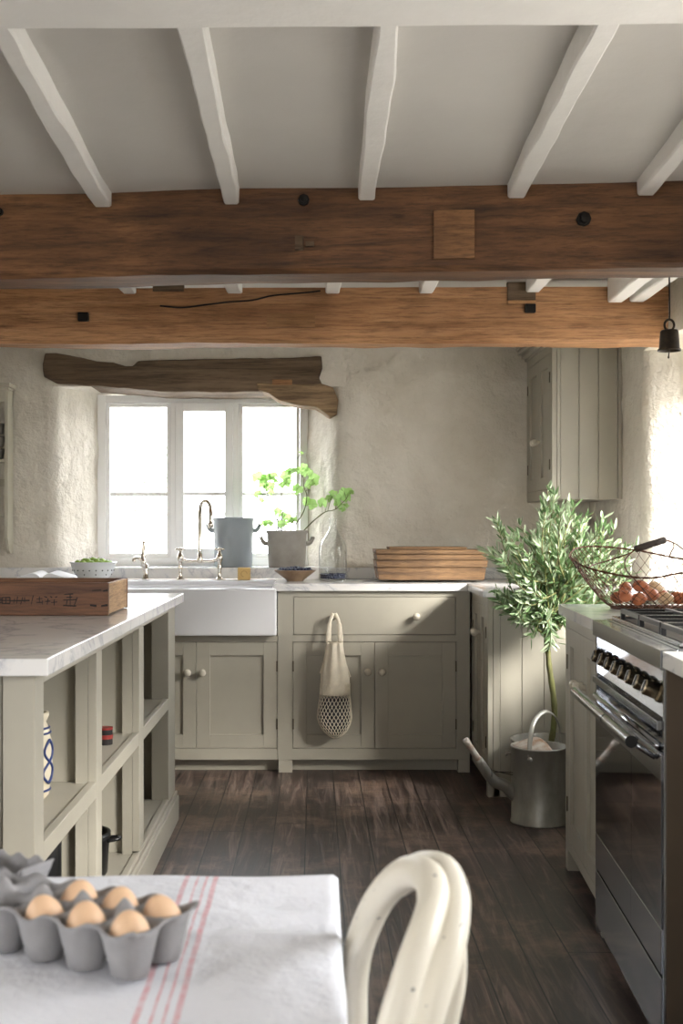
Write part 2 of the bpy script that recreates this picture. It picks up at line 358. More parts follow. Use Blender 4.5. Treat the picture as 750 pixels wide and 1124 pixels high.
bx(bm, XR, XR+.42, W2a-.04, W2b+.04, .86, .915); bx(bm, XR, XR+.46, W2a-.04, W2b+.04, 1.965, 2.02)
bx(bm, XR, XR+.42, W3a, W3b, .9, .95); bx(bm, XR, XR+.42, W3a, W3b, 2.0, 2.05)
bx(bm, XR+.03, XR+.42, W2b+.06, YB+.36, 0, 2.4); bx(bm, XR+.03, XR+.42, W3b, W2a-.05, 0, 2.4); bx(bm, XR+.03, XR+.42, YF-.3, W3a, 0, 2.4)
bx(bm, XR+.03, XR+.42, W2a-.05, W2b+.06, 0, .86); bx(bm, XR+.03, XR+.42, W3a, W3b, 0, .9)
bx(bm, XR+.03, XR+.42, W2a-.05, W2b+.06, 2.03, 2.4); bx(bm, XR+.03, XR+.42, W3a, W3b, 2.06, 2.4)
w = obj('wall_right', bm, 'plaster', smooth=None); struct(w); autosmooth(w, 60)
# left wall with an unseen window, added to let light onto the table
W4a, W4b = -.3, 1.3
bm = BM()
for (a, c, z0, z1) in ((YF-.3, W4a, 0, 2.4), (W4b, YB+.4, 0, 2.4), (W4a, W4b, 0, .9), (W4a, W4b, 2.0, 2.4)): bx(bm, XL-.35, XL, a, c, z0, z1)
w = obj('wall_left', bm, 'plaster'); struct(w)
# front wall (behind the lens) with an unseen wide window, added for fill light
W5a, W5b = -1.5, .1
bm = BM()
for (a, c, z0, z1) in ((XL-.3, W5a, 0, 2.4), (W5b, XR+.4, 0, 2.4), (W5a, W5b, 0, .9), (W5a, W5b, 1.9, 2.4)): bx(bm, a, c, YF-.35, YF, z0, z1)
w = obj('wall_front', bm, 'plaster'); struct(w)
bm = BM()
nx, ny = 60, 110; g = []
for i in range(nx+1):
    row = []
    for j in range(ny+1):
        x = XL-.3+(XR+.6-XL+.3)*i/nx; y = YF-.3+(YB+.6-YF+.3)*j/ny
        row.append(bm.verts.new((x, y, CF(y)+.010*fn((x, y, 0), 1.6, 3))))
    g.append(row)
for i in range(nx):
    for j in range(ny): bm.faces.new((g[i][j], g[i][j+1], g[i+1][j+1], g[i+1][j]))
bx(bm, XL-.4, XR+.6, YF-.4, YB+.5, 2.32, 2.42)
w = obj('ceiling', bm, 'ceiling', smooth=None); autosmooth(w, 50); struct(w)
# ledge and upstand of marble in the window
bm = BM(); bx(bm, -2.68, 1.44, YB-.028, YB-.002, WT, LED); bx(bm, OX0+.01, OX1-.01, YB-.002, YW+.02, LED-.03, LED)
struct(obj('trim_1', bm, 'marble', bevel=.002))
# --- windows
def casements(root, W, H, lights, trans_z, depth=.06):
    """window in local XZ (x 0..W, z 0..H), y 0 = room side"""
    bm = BM(); f = .045
    bx(bm, 0, f, 0, depth, 0, H); bx(bm, W-f, W, 0, depth, 0, H); bx(bm, f, W-f, 0, depth, H-f, H); bx(bm, f, W-f, 0, depth, 0, f)
    obj('window_frame', bm, 'white', root, bevel=.003)
    for k, (a, c, inset) in enumerate(lights):
        if k:
            bm = BM(); bx(bm, lights[k-1][1], a, .004, depth, f, H-f); obj('mullion', bm, 'white', root, bevel=.003)
        s = inset
        bm = BM(); y0, y1 = (-.012, .035) if s > .04 else (.012, .05)
        bx(bm, a+.001, a+s, y0, y1, f, H-f-.001); bx(bm, c-s, c-.001, y0, y1, f, H-f-.001); bx(bm, a+s, c-s, y0, y1, H-f-s, H-f-.001); bx(bm, a+s, c-s, y0, y1, f, f+s*1.1)
        bx(bm, a+s, c-s, y0+.012, y1-.004, trans_z-.011, trans_z+.011)
        cs = obj('casement', bm, 'white', root, bevel=.002)
        bm = BM(); bx(bm, a+s-.004, c-s+.004, .022, .026, f+s*1.1-.004, H-f-s+.004)
        obj('pane', bm, 'pane', cs)
    return root
def structthing(name, loc, rz=0):
    o = bpy.data.objects.new(name, None); COL.objects.link(o); o.location = loc; o.rotation_euler = (0, 0, rz); return struct(o)
wx0, wx1 = -1.208, -.035; wz0, wz1 = LED-.0, 1.917; W, H = wx1-wx0, wz1-wz0
X = lambda px: (px-VX)/197.0-wx0
w1 = structthing('window_1', (wx0, YW-.02, wz0))
casements(w1, W, H, [(.045, X(187), .022), (X(193), X(256), .046), (X(262), W-.045, .022)], 1.163+(582-542)/197-wz0)
def plainwin(name, loc, rz, W, H, n):
    root = structthing(name, loc, rz); L = []; p = (W-.09-.03*(n-1))/n; x = .045
    for k in range(n): L.append((x, x+p, .025)); x += p+.03
    casements(root, W, H, L, H*.55)
plainwin('window_2', (XR+.36, W2b-.14, .915), -PI/2, W2b-W2a-.34, 1.05, 3)
plainwin('window_3', (XR+.3, W3b, .95), -PI/2, W3b-W3a, 1.05, 4)
plainwin('added_window_4', (XL-.25, W4a, .9), PI/2, W4b-W4a, 1.1, 4)
plainwin('added_window_5', (W5b, YF-.25, .9), PI, W5b-W5a, 1.0, 3)
# ------------------------------------------------------------------ ceiling timber
def beam(name, label, p0, p1, depth, z0, z1, mt, wav=.006):
    """timber between p0 and p1 (front arris, XY), front face towards -Y"""
    p0, p1 = Vector(p0), Vector(p1); t = (p1-p0).normalized(); nrm = Vector((-t.y, t.x)); n = 90
    bm = BM(); rings = []; c = .014
    prof = [(0, z0+c), (c, z0), (depth-c, z0), (depth, z0+c), (depth, z1), (0, z1)]
    for i in range(n+1):
        q = p0.lerp(p1, i/n); ring = []
        for k, (d, z) in enumerate(prof):
            s = q.x; w1_ = wav*(fn((s, k*3.1, 0), 1.8)+.6*fn((s, k*2.3, 2), 6)); w2_ = wav*1.3*(fn((s, k*1.3, 7), 1.5)+.6*fn((s, 4, k), 7))
            r_ = q+nrm*(d+w1_); ring.append(bm.verts.new((r_.x, r_.y, z+(w2_ if z < z1 else 0))))
        rings.append(ring)
    for A, B in zip(rings, rings[1:]):
        for k in range(6): bm.faces.new((A[k], B[k], B[(k+1) % 6], A[(k+1) % 6]))
    bm.faces.new(rings[0]); bm.faces.new(rings[-1][::-1])
    root = thing(name, label, 'beam', (p0.x, p0.y, z0)); o = obj('timber', bm, mt, root, world=True); autosmooth(o, 30)
    return root, (lambda s, z, off=0: Vector((p0.x+t.x*s, p0.y+t.y*s, z))-Vector((nrm.x*off, nrm.y*off, 0))), t
def beam1Y(x): return 3.62-.082*x
b1, B1, t1 = beam('ceiling_beam', 'darker brown pine beam nearest the camera, with five white joists resting on its front', (XL, beam1Y(XL)), (XR+.02, beam1Y(XR)), .185, 1.952, CZ+.02, 'beam1')
b2, B2, t2 = beam('ceiling_beam', 'lighter orange pine beam, the second one, in front of the window wall', (XL, 4.93), (XR+.0, 4.87), .17, 1.938, 2.165, 'beam2', .008)
def plate(bm, P, a, c, z0, z1, out, inn=.02):
    """little board let into a beam face between stations a..c"""
    q = [P(a, z0, out), P(c, z0, out), P(c, z1, out), P(a, z1, out)]; r_ = [P(a, z0, -inn), P(c, z0, -inn), P(c, z1, -inn), P(a, z1, -inn)]
    v = [bm.verts.new(p) for p in q+r_]
    for f in ((0, 1, 2, 3), (7, 6, 5, 4), (0, 4, 5, 1), (1, 5, 6, 2), (2, 6, 7, 3), (3, 7, 4, 0)): bm.faces.new([v[i] for i in f])
def st(px, Yf):                            # station along beam for pixel column
    x = 0
    for _ in range(6): x = (px-VX)*Yf(x)/F
    return x-XL
def zz(py, Y): return CAMZ-(py-VY)*Y/F
Y1 = beam1Y; Y2 = lambda x: 4.93-.0145*(x-XL)
bm = BM(); s0, s1 = st(480, Y1), st(525, Y1); yy = Y1(.45); plate(bm, B1, s0, s1, zz(284, yy), zz(231, yy), .011)
M['patch_dark'] = wood('darker_let_in_patch', rgb(160, 116, 74), rgb(142, 100, 62), rgb(112, 76, 46), 'X', 1.2, .6, .3)
obj('inset_patch', bm, 'patch_dark', b1, world=True, bevel=.001)['label'] = 'square lighter board let into the beam'
for (px, py, r_) in ((337, 220, .017), (645, 241, .022), (2, 233, .012)):
    s = st(px, Y1); y = Y1(s+XL); c = B1(s, zz(py, y), .008); bm = BM()
    lathe(bm, [(0, -.016), (r_*.6, -.015), (r_*.62, -.006), (r_, -.006), (r_, .008), (0, .008)], c, 8, 'Y'); obj('bolt', bm, 'iron', b1, world=True)
bm = BM(); s = st(332, Y1); plate(bm, B1, s-.012, s+.012, zz(273, 3.6), zz(258, 3.6), .02); plate(bm, B1, s+.02, s+.045, zz(269, 3.6), zz(264, 3.6), .012); obj('peg', bm, 'lintel', b1, world=True)
bm = BM(); plate(bm, B2, st(293, Y2), st(346, Y2), zz(360, 4.9), zz(345, 4.9), .008); obj('inset_patch', bm, 'patch', b2, world=True)['label'] = 'pale rectangular patch let into the beam'
for (px, py) in ((92, 348), (582, 340)):
    s = st(px, Y2); c = B2(s, zz(py, 4.9), .0); bm = BM(); plate(bm, B2, s-.022, s+.022, c.z-.018, c.z+.018, .02); obj('bolt', bm, 'iron', b2, world=True, bevel=.004)
bm = BM(); plate(bm, B2, st(557, Y2), st(588, Y2), zz(331, 4.9), zz(311, 4.9), .008); obj('mortise', bm, 'lintel', b2, world=True)['label'] = 'dark board standing for the shade in an empty mortise'  # proud dark plate stands in for the shade inside the hollow
bm = BM(); plate(bm, B2, st(557, Y2), st(588, Y2), zz(335, 4.9), zz(331.5, 4.9), .015); obj('mortise_sill', bm, 'patch', b2, world=True)
bm = BM(); plate(bm, B2, st(168, Y2), st(202, Y2), zz(320, 4.9), zz(312, 4.9), .008); obj('mortise', bm, 'lintel', b2, world=True)  # second dark plate in place of a shaded notch
# long drying crack
bm = BM(); pts = [B2(st(px, Y2), zz(py, 4.9), .006) for px, py in ((176, 336), (200, 338), (225, 335), (252, 332), (278, 330), (300, 325), (335, 322), (352, 320))]
tube(bm, smoothpts(pts, 5), .0035, 6); obj('crack', bm, 'ink', b2, world=True)
def joist(name, label, X0, Y0, Xn, Yn, z0, zn, w, d, grp, mt='joist'):
    n = 40; bm = BM(); rings = []
    for i in range(n+1):
        t = i/n; x = X0+(Xn-X0)*t; y = Y0+(Yn-Y0)*t; z = z0+(zn-z0)*t
        a = .010*fn((x*5, y, 0), 2.3)+.005*fn((x*5, y, 3), 7); c = .010*fn((x*5, y, 9), 2.3)+.005*fn((x*5, y, 5), 7); e = .005*fn((x, y, 12), 3)
        rings.append([bm.verts.new(p) for p in ((x-w/2+a, y, z+e), (x+w/2+c, y, z+e), (x+w/2+c*.5, y, CF(y)+.012), (x-w/2+a*.5, y, CF(y)+.012))])
    for A, B in zip(rings, rings[1:]):
        for k in range(4): bm.faces.new((A[k], A[(k+1) % 4], B[(k+1) % 4], B[k]))
    bm.faces.new(rings[0][::-1]); bm.faces.new(rings[-1])
    o = obj(name, bm, mt); autosmooth(o, 40); o.modifiers.new('edge', 'BEVEL').width = .005; tag(o, label, 'joist', grp); return o
jl = ['leftmost white joist between the near cross beam and the brown beam', 'second white joist from the left, ending above the window', 'middle white joist running almost straight away from the camera', 'fourth white joist from the left, above the wall cupboard side', 'rightmost white joist in front of the brown beam']
for k, xj in enumerate((-.652, -.252, .158, .605, .985)):
    joist('ceiling_joist', jl[k], xj, beam1Y(xj)-.004, xj-.005, 2.36, 2.163, 2.20, .052, .08, 'white joists in front of the brown beam')
xs2 = (-.765, -.328, .075, .46, .90, 1.235, 1.33)
l2 = ['just left of the others', 'above the left of the window', 'above the middle of the window', 'above the right of the window', 'above the mortise in the orange beam', 'left one of the close pair at the right wall', 'right one of the close pair at the right wall']
for k, xj in enumerate(xs2):
    joist('ceiling_joist', 'white joist between the pine beams, '+l2[k], xj, 4.93-.0145*(xj-XL)-.003, xj, beam1Y(xj)+.2, 2.14 if k < 5 else 2.10, 2.14 if k < 5 else 2.10, .06, .1, 'white joists between the two pine beams')
bm = BM(); n = 50; rings = []
for i in range(n+1):
    x = XL+(XR-XL)*i/n; yy = 2.37-.02*x
    rings.append([bm.verts.new(p) for p in ((x, yy+.004*fn((x, 0, 0), 4), 2.168+.003*fn((x, 1, 0), 3)), (x, yy-.2, 2.168), (x, yy-.2, CZ+.04), (x, yy, CZ+.04))])
for A, B in zip(rings, rings[1:]):
    for k in range(4): bm.faces.new((A[k], B[k], B[(k+1) % 4], A[(k+1) % 4]))
bm.faces.new(rings[0]); bm.faces.new(rings[-1][::-1])
tag(obj('ceiling_beam', bm, 'joist', bevel=.006), 'white painted cross beam along the very top of the picture', 'beam')
# lintels over the window
def lump(name, label, pts, y0, y1, mt, parent=None):
    P = [at(px, py, YB-.02) for px, py in pts]; bm = BM(); n = len(P); segs = []
    poly = []
    for i in range(n):
        a, c = P[i], P[(i+1) % n]; k = max(1, int((c-a).length/.03))
        for j in range(k):
            q = a.lerp(c, j/k); poly.append((q.x+.004*fn(q, 20), q.z+.004*fn(q, 17, 4)))
    prism(bm, poly, y0, y1)
    o = obj(name, bm, mt, bevel=.006); tag(o, label, 'beam'); return o
lump('window_lintel', 'long dark oak lintel with a wavy top edge above the window', [(50, 388), (62, 388), (75, 390), (90, 393), (107, 397), (125, 398), (138, 402), (146, 402), (152, 397), (163, 396), (200, 395), (260, 394), (320, 393), (353, 391), (354, 404), (350, 415), (354, 423), (320, 430), (240, 431), (180, 430), (130, 426), (90, 423), (62, 421), (49, 414), (47, 400)], YB-.035, YB+.30, 'lintel')
lump('window_lintel', 'short paler oak lintel piece under the right end of the long dark lintel', [(282, 421), (300, 422), (330, 422), (353, 422), (366, 426), (371, 440), (370, 455), (362, 459), (354, 452), (346, 447), (325, 445), (306, 440), (295, 432), (284, 429)], YB-.050, YB+.12, 'lintel2')
bm = BM(); q = at(299, 421.5, YB-.05); bx(bm, q.x, q.x+.105, YB-.055, YB-.03, q.z-.005, q.z+.024); tag(obj('timber_packer', bm, 'patch', bevel=.002), 'small orange wood packing piece between the two window lintels', 'wood block')
# ------------------------------------------------------------------ cabinet bits
def knob(parent, loc, rz=0, r=.018, name='knob', mt='knob', pre=None):
    bm = BM(); lathe(bm, [(0, .0), (r*.55, .0), (r*.45, -.008), (r*.55, -.014), (r*.95, -.020), (r, -.028), (r*.85, -.036), (r*.4, -.041), (0, -.042)], (0, 0, 0), 16, 'Y')
    return obj(name, bm, mt, parent, smooth=True, loc=loc, rz=rz)
def shaker(parent, x0, x1, z0, z1, y=0, rz=None, name='door', kx=None, kz=None, hinge=None, s=.064, mt='paint', flat=False, knobs=None):
    """panelled door in parent's XZ plane, facing -Y at y"""
    bm = BM(); w, h = x1-x0, z1-z0; T = .022
    if flat: bx(bm, 0, w, 0, T, 0, h)
    else:
        bx(bm, 0, s, 0, T, 0, h); bx(bm, w-s, w, 0, T, 0, h); bx(bm, s, w-s, 0, T, h-s, h); bx(bm, s, w-s, 0, T, 0, s); bx(bm, s-.002, w-s+.002, .011, T-.002, s-.002, h-s+.002)
    d = obj(name, bm, mt, parent, loc=(x0, y, z0), bevel=.0015)
    if knobs:
        for kx_, kz_ in knobs: knob(d, (kx_, 0, kz_))
    elif kx is not None: knob(d, (kx, 0, kz))
    if hinge is not None:
        for hz in (.09, h-.14):
            bm = BM(); bx(bm, hinge-.003, hinge+.003, -.004, .004, hz, hz+.05); obj('hinge', bm, 'hinge', d)
    return d
def frame(parent, cells, x0, x1, z0, z1, name='face_frame', T=.022, mt='paint', legs=(), y=0):
    """face frame with rectangular openings: built as strips around openings (cells sorted, non overlapping grid)"""
    xs = sorted({x0, x1, *[c[0] for c in cells], *[c[1] for c in cells]}); zs = sorted({z0, z1, *[c[2] for c in cells], *[c[3] for c in cells]})
    bm = BM()
    vid = {}
    def V(x, z):
        if (x, z) not in vid: vid[(x, z)] = bm.verts.new((x, y, z))
        return vid[(x, z)]
    for a, c in zip(xs, xs[1:]):
        for e, f in zip(zs, zs[1:]):
            mx_, mz_ = (a+c)/2, (e+f)/2
            if any(q[0] < mx_ < q[1] and q[2] < mz_ < q[3] for q in cells): continue
            bm.faces.new((V(a, e), V(c, e), V(c, f), V(a, f)))
    r_ = bmesh.ops.extrude_face_region(bm, geom=bm.faces[:])
    for v in [g_ for g_ in r_['geom'] if isinstance(g_, bmesh.types.BMVert)]: v.co.y += T
    for (a, c) in legs: bx(bm, a, c, y, y+T+.03, 0, z0)
    return obj(name, bm, mt, parent, bevel=.0012)
G = .0022
Sx = lambda px: (px-VX)/228.7
Sz = lambda py: CAMZ-(py-VY)/228.7
YC = 5.684
# drawer cabinet
x0, x1 = Sx(305), Sx(516)
cab = thing('base_cabinet', 'grey green base cabinet with one wide drawer over two doors, net bag hanging on it', 'cabinet', (x0, YC, 0))
L_ = lambda px: Sx(px)-x0
cells = [(L_(322), L_(500.5), Sz(697), Sz(655)), (L_(321.5), L_(501), Sz(821.5), Sz(704.5))]
frame(cab, cells, 0, x1-x0, Sz(834), .872, legs=((0.003, L_(321)), (L_(503), x1-x0)))
bm = BM(); bx(bm, .01, x1-x0-.002, .03, .56, Sz(834), .87); obj('carcass', bm, 'paint', cab)
bm = BM(); bx(bm, .01, x1-x0, .055, .07, 0.002, Sz(834)); obj('plinth', bm, 'paint', cab)
zc = Sz(704.5)-G; zb = Sz(821.5)+G
bm = BM(); d = shaker(cab, cells[0][0]+G, cells[0][1]-G, cells[0][2]+G, cells[0][3]-G, 0, name='drawer', flat=True, knobs=[(Sx(367)-Sx(322), Sz(677)-Sz(697)), (Sx(456.5)-Sx(322), Sz(677)-Sz(697))])
mid = L_(411.4)
shaker(cab, cells[1][0]+G, mid-G/2, zb, zc, kx=L_(403)-cells[1][0], kz=Sz(737)-zb, hinge=0)
shaker(cab, mid+G/2, cells[1][1]-G, zb, zc, kx=L_(419)-mid, kz=Sz(737)-zb, hinge=cells[1][1]-mid-G)
bm.free()
# sink cabinet
x0b, x1b = Sx(118), Sx(305)-.001
cab2 = thing('base_cabinet', 'grey green base cabinet with two doors under the white sink', 'cabinet', (x0b, YC, 0))
L_ = lambda px: Sx(px)-x0b
cells = [(L_(127), L_(304.4), Sz(821.5), Sz(704.5))]
frame(cab2, cells, 0, x1b-x0b, Sz(834), .655, legs=((0, .05),))
bm = BM(); bx(bm, .01, x1b-x0b-.002, .03, .56, Sz(834), .645); obj('carcass', bm, 'paint', cab2)
bm = BM(); bx(bm, .01, x1b-x0b, .055, .07, 0.002, Sz(834)); obj('plinth', bm, 'paint', cab2)
mid = L_(215.7)
shaker(cab2, cells[0][0]+G, mid-G/2, zb, zc, kx=L_(206)-cells[0][0], kz=Sz(738)-zb, hinge=0)
shaker(cab2, mid+G/2, cells[0][1]-G, zb, zc, kx=L_(222.5)-mid, kz=Sz(738)-zb, hinge=cells[0][1]-mid-G)
# cabinet further left, behind the island
cab3 = thing('base_cabinet', 'grey green base cabinet mostly hidden behind the island at the left', 'cabinet', (-2.6, YC, 0))
wc = x0b+2.6-.002
frame(cab3, [(.05, wc-.05, .12, .83)], 0, wc, .06, .872, legs=((0, .05), (wc-.05, wc)))
bm = BM(); bx(bm, .01, wc-.01, .03, .56, .06, .87); obj('carcass', bm, 'paint', cab3)
shaker(cab3, .052, wc/2-.001, .122, .828, kx=wc/2-.1, kz=.6); shaker(cab3, wc/2+.001, wc-.052, .122, .828, kx=.05, kz=.6)
# return cabinet (faces left)
XF, YN = .757, 5.16
cab4 = thing('base_cabinet', 'corner return cabinet with pale tongued end panel behind the olive tree pot', 'cabinet', (XF, YC-.001, 0), -PI/2)
# local x -> world -Y, local y -> world +X ; frame faces world -X  (local -Y)
Wr = YC-.001-YN
cells = [(.05, Wr-.045, .115, .83)]
frame(cab4, cells, 0, Wr, .06, .872, legs=((Wr-.045, Wr),))
bm = BM(); bx(bm, .03, Wr-.014, .028, .67, .06, .87); obj('carcass', bm, 'paint', cab4)
bm = BM(); bx(bm, .03, Wr-.05, .055, .07, 0.002, .06); obj('plinth', bm, 'paint', cab4)
m_ = (cells[0][0]+cells[0][1])/2
shaker(cab4, cells[0][0]+G, m_-G/2, .117, .828, kx=m_-cells[0][0]-.022, kz=.58, s=.055, hinge=0)
shaker(cab4, m_+G/2, cells[0][1]-G, .117, .828, kx=.022, kz=.58, s=.055, hinge=cells[0][1]-m_-G)
bm = BM()                                 # end panel: corner post + vee-jointed boards, faces the camera
bx(bm, Wr-.013, Wr+.0, .0535-.03, .052, 0.0, .8715)
yb = .0535
while yb < .68:
    bx(bm, Wr-.012, Wr-.003, yb, min(.69, yb+.0935), .0, .872); yb += .0965
bx(bm, Wr-.0125, Wr-.0085, .05, .69, 0, .87)
obj('end_panel', bm, 'paint', cab4, bevel=.002)
# worktops
OV = .024
bm = BM()
xs_ = Sx(300.5)
bx(bm, xs_, XF-OV, YC-OV, YB-.03, WT-.035, WT); bx(bm, XF-OV, XR-.012, YN-.02, YB-.03, WT-.035, WT)
bmesh.ops.remove_doubles(bm, verts=bm.verts, dist=1e-5)
tag(obj('worktop', bm, 'marble', bevel=.002), 'white marble worktop running into the corner, under the crate stack and bottle', 'worktop')
bm = BM(); bx(bm, xs_-.82, xs_-.001, 6.08, YB-.03, WT-.035, WT-.0005); bx(bm, -2.6, xs_-.821, YC-OV, YB-.03, WT-.035, WT)
tag(obj('worktop', bm, 'marble', bevel=.002), 'white marble worktop left of the sink, with open book and colander', 'worktop')
# belfast sink
sx0, sx1 = xs_-.80, Sx(304)
bm = BM(); o0 = (sx0, YC-.05, .659); z1 = .885
bx(bm, sx0, sx1, YC-.05, YC-.022, .659, z1); bx(bm, sx0, sx1, 6.03, 6.058, .659, z1)
bx(bm, sx0, sx0+.028, YC-.022, 6.03, .659, z1); bx(bm, sx1-.028, sx1, YC-.022, 6.03, .659, z1); bx(bm, sx0+.02, sx1-.02, YC-.03, 6.04, .659, .69)
tag(obj('kitchen_sink', bm, 'belfast', bevel=.009, seg=3), 'white fireclay farmhouse sink with deep plain front', 'sink')
bm = BM()                                 # rim slab of the drainer seen between sink and taps
bx(bm, sx0+.005, sx1-.02, 6.06, 6.078, .875, WT-.002)
tag(obj('sink_upstand', bm, 'belfast', bevel=.004), 'thin white strip at the back of the sink below the taps', 'sink strip')
# ------------------------------------------------------------------ wall cupboard
cx, cyN = 1.125, 5.6
cup = thing('wall_cupboard', 'tall grey green wall cupboard with two narrow doors in the corner', 'cupboard', (cx, YB-.02, 1.31), -PI/2)
Wc = YB-.02-cyN; Hc = .775
cells = [(.03, Wc-.05, .05, Hc-.075)]
frame(cup, cells, 0, Wc, 0, Hc-.02)
bm = BM(); bx(bm, .01, Wc-.013, .024, .318, .0, Hc-.02); obj('carcass', bm, 'paint', cup)
m_ = (cells[0][0]+cells[0][1])/2
shaker(cup, .03+G, m_-G/2, .052, Hc-.077, kx=m_-.03-.025, kz=.24, s=.06, hinge=0)
shaker(cup, m_+G/2, Wc-.05-G, .052, Hc-.077, kx=.025, kz=.24, s=.06, hinge=Wc-.05-m_-G)
bm = BM(); bx(bm, Wc-.013, Wc, .0235, .04, 0, Hc-.021); yb = .0415
for wd in (.088, .092, .092):
    bx(bm, Wc-.012, Wc-.003, yb, yb+wd-.003, 0, Hc-.02); yb += wd
bx(bm, Wc-.0125, Wc-.009, .03, .325, 0, Hc-.02); bx(bm, Wc-.012, Wc-.001, yb, .333, 0, Hc-.02)
obj('side_panel', bm, 'paint', cup, bevel=.002)
bm = BM()                                 # cornice with stepped moulding
for (o_, a, c) in ((.012, -.035, -.02), (.03, -.02, .0), (.05, .0, .02), (.058, .02, .045)):
    bx(bm, 0, Wc+.001 if o_ < .02 else Wc+.002, -o_, .325, Hc+a-.0, Hc+c)
obj('cornice', bm, 'paint', cup, bevel=.004)
# ------------------------------------------------------------------ left plate rack
rk = thing('wall_rack', 'grey painted open wall rack at the left edge, holding grey cups', 'shelf rack', (-1.61, YB-.02, 1.04))
W_ = .85; zt = zz(425, 6.15)-1.04
bm = BM()
px1 = .03                                  # right side at x 18
def sidepoly(bm, xa, xb):
    prof = [(0, .0), (-.05, .0), (-.075, .02), (-.105, .08), (-.105, zt), (0, zt)]
    a = [bm.verts.new((xa, y, z)) for y, z in prof]; c = [bm.verts.new((xb, y, z)) for y, z in prof]
    bm.faces.new(a); bm.faces.new(c[::-1]); n = len(a)
    for i in range(n): bm.faces.new((a[i], c[i], c[(i+1) % n], a[(i+1) % n]))
sidepoly(bm, .0, .018); obj('side_panel', bm, 'paint_rack', rk, bevel=.002)
bm = BM(); sidepoly(bm, -W_, -W_+.018); obj('side_panel', bm, 'paint_rack', rk, bevel=.002)
bm = BM(); bx(bm, -W_-.02, .032, -.13, 0, zt, zt+.022); bx(bm, -W_-.01, .024, -.118, 0, zt-.012, zt); obj('cornice', bm, 'paint_rack', rk, bevel=.002)
bm = BM(); bx(bm, -W_+.018, 0, -.106, -.09, zt-.075, zt-.012); obj('top_rail', bm, 'paint_rack', rk, bevel=.002)
shz = [zz(505, 6.17)-1.04, zz(564, 6.17)-1.04]
for s_ in shz:
    bm = BM(); bx(bm, -W_+.018, 0, -.10, -.0, s_-.012, s_+.004); obj('shelf', bm, 'paint_rack', rk, bevel=.001)
bm = BM(); bx(bm, -W_+.018, 0, -.012, -.0, zz(534, 6.25)-1.04, zz(526, 6.25)-1.04); obj('back_rail', bm, 'paint_rack', rk)
def mug():
    bm = BM(); lathe(bm, [(0, 0), (.022, 0), (.030, .008), (.036, .045), (.037, .058), (.034, .058), (.031, .045), (.026, .01), (0, .008)], (0, 0, 0), 20)
    r_ = thing('stacking_cup', '', 'cup'); obj('body', bm, 'mug', r_, smooth=True)
    bm = BM(); pts = [Vector((.034+.0*0, 0, .045)), Vector((.052, 0, .046)), Vector((.056, 0, .03)), Vector((.045, 0, .016)), Vector((.032, 0, .018))]
    tube(bm, smoothpts(pts, 5), .004, 8); obj('handle', bm, 'mug', r_, smooth=True); return r_
mg0 = mug(); k = 0
mx_l = ['bottom', 'middle', 'top']
for ci, (xo, rr) in enumerate(((-.052, 2.8), (-.160, -.3))):
    for j in range(3):
        loc = (-1.61+xo+.004*(j % 2), YB-.02-.052, 1.04+shz[0]+.004+j*.066); lab = '%s grey cup of the %s stack on the upper shelf of the wall rack' % (mx_l[j], 'right' if ci == 0 else 'left')
        if k == 0: mg0.location = loc; mg0.rotation_euler = (0, 0, rr); mg0['label'] = lab; mg0['group'] = 'grey cups on the wall rack'
        else: dup(mg0, loc, rr+j*.2, lab)
        k += 1
# ------------------------------------------------------------------ island
IX, IN, IF = -.56, 2.375, 4.76
isl = thing('kitchen_island', 'grey green kitchen island with six open cubbies facing the aisle', 'island', (IX, IN, 0))
Wd, Ln = 1.0, IF-IN
bays = [(2.452-IN, 3.046-IN), (3.124-IN, 3.79-IN), (3.89-IN, 4.55-IN)]
# corner posts
for (ya, yb) in ((0, bays[0][0]), (bays[2][1], Ln)):
    bm = BM(); bx(bm, -.065, 0, ya, yb, 0, .872); obj('corner_post', bm, 'paint', isl, bevel=.002)
for (ya, yb) in ((bays[0][1], bays[1][0]), (bays[1][1], bays[2][0])):
    bm = BM(); bx(bm, -.022, 0, ya, yb, .135, .848); obj('stile', bm, 'paint', isl, bevel=.0015)
    bm = BM(); mid = (ya+yb)/2
    bx(bm, -.055, -.0225, ya, yb, .1, .86); bx(bm, -.43, -.057, ya+.022, yb-.022, .1, .86)
    for xg in (-.15, -.25, -.35): bx(bm, xg, xg+.003, ya+.020, ya+.024, .13, .86)
    obj('divider', bm, 'paint', isl, bevel=.001)
bm = BM(); bx(bm, -.022, 0, bays[0][0], bays[2][1], .848, .872); obj('top_rail', bm, 'paint', isl, bevel=.001)
for (ya, yb) in bays:
    bm = BM(); bx(bm, -.0215, -.0005, ya, yb, .474, .516); obj('middle_rail', bm, 'paint', isl, bevel=.0015)
bm = BM(); bx(bm, -.022, .0, bays[0][0]+.0005, bays[2][1]-.0005, .05, .13); bx(bm, .0005, .016, .0, Ln+.002, .0, .10); bx(bm, .0005, .010, .0, Ln+.001, .10, .118)
obj('plinth', bm, 'paint', isl, bevel=.003)
for (ya, yb) in bays:
    for z_ in (.515, .129):
        bm = BM(); bx(bm, -.43, -.0225, ya-.02, yb+.02, z_-.022, z_-.003); obj('shelf', bm, 'paint', isl)
    bm = BM(); bx(bm, -.45, -.43, ya-.03, yb+.03, .1, .87); obj('back_panel', bm, 'paint', isl)
for (a, c) in ((Ln-.05, Ln-.031), (.037, .05)):
    bm = BM(); bx(bm, -.43, -.066, a, c, .1, .87); obj('inner_side', bm, 'paint', isl)
bm = BM(); yb = 0
for k in range(9): bx(bm, -.07-.103*(k+1), -.07-.103*k-.003, .022, .034, .08, .87)
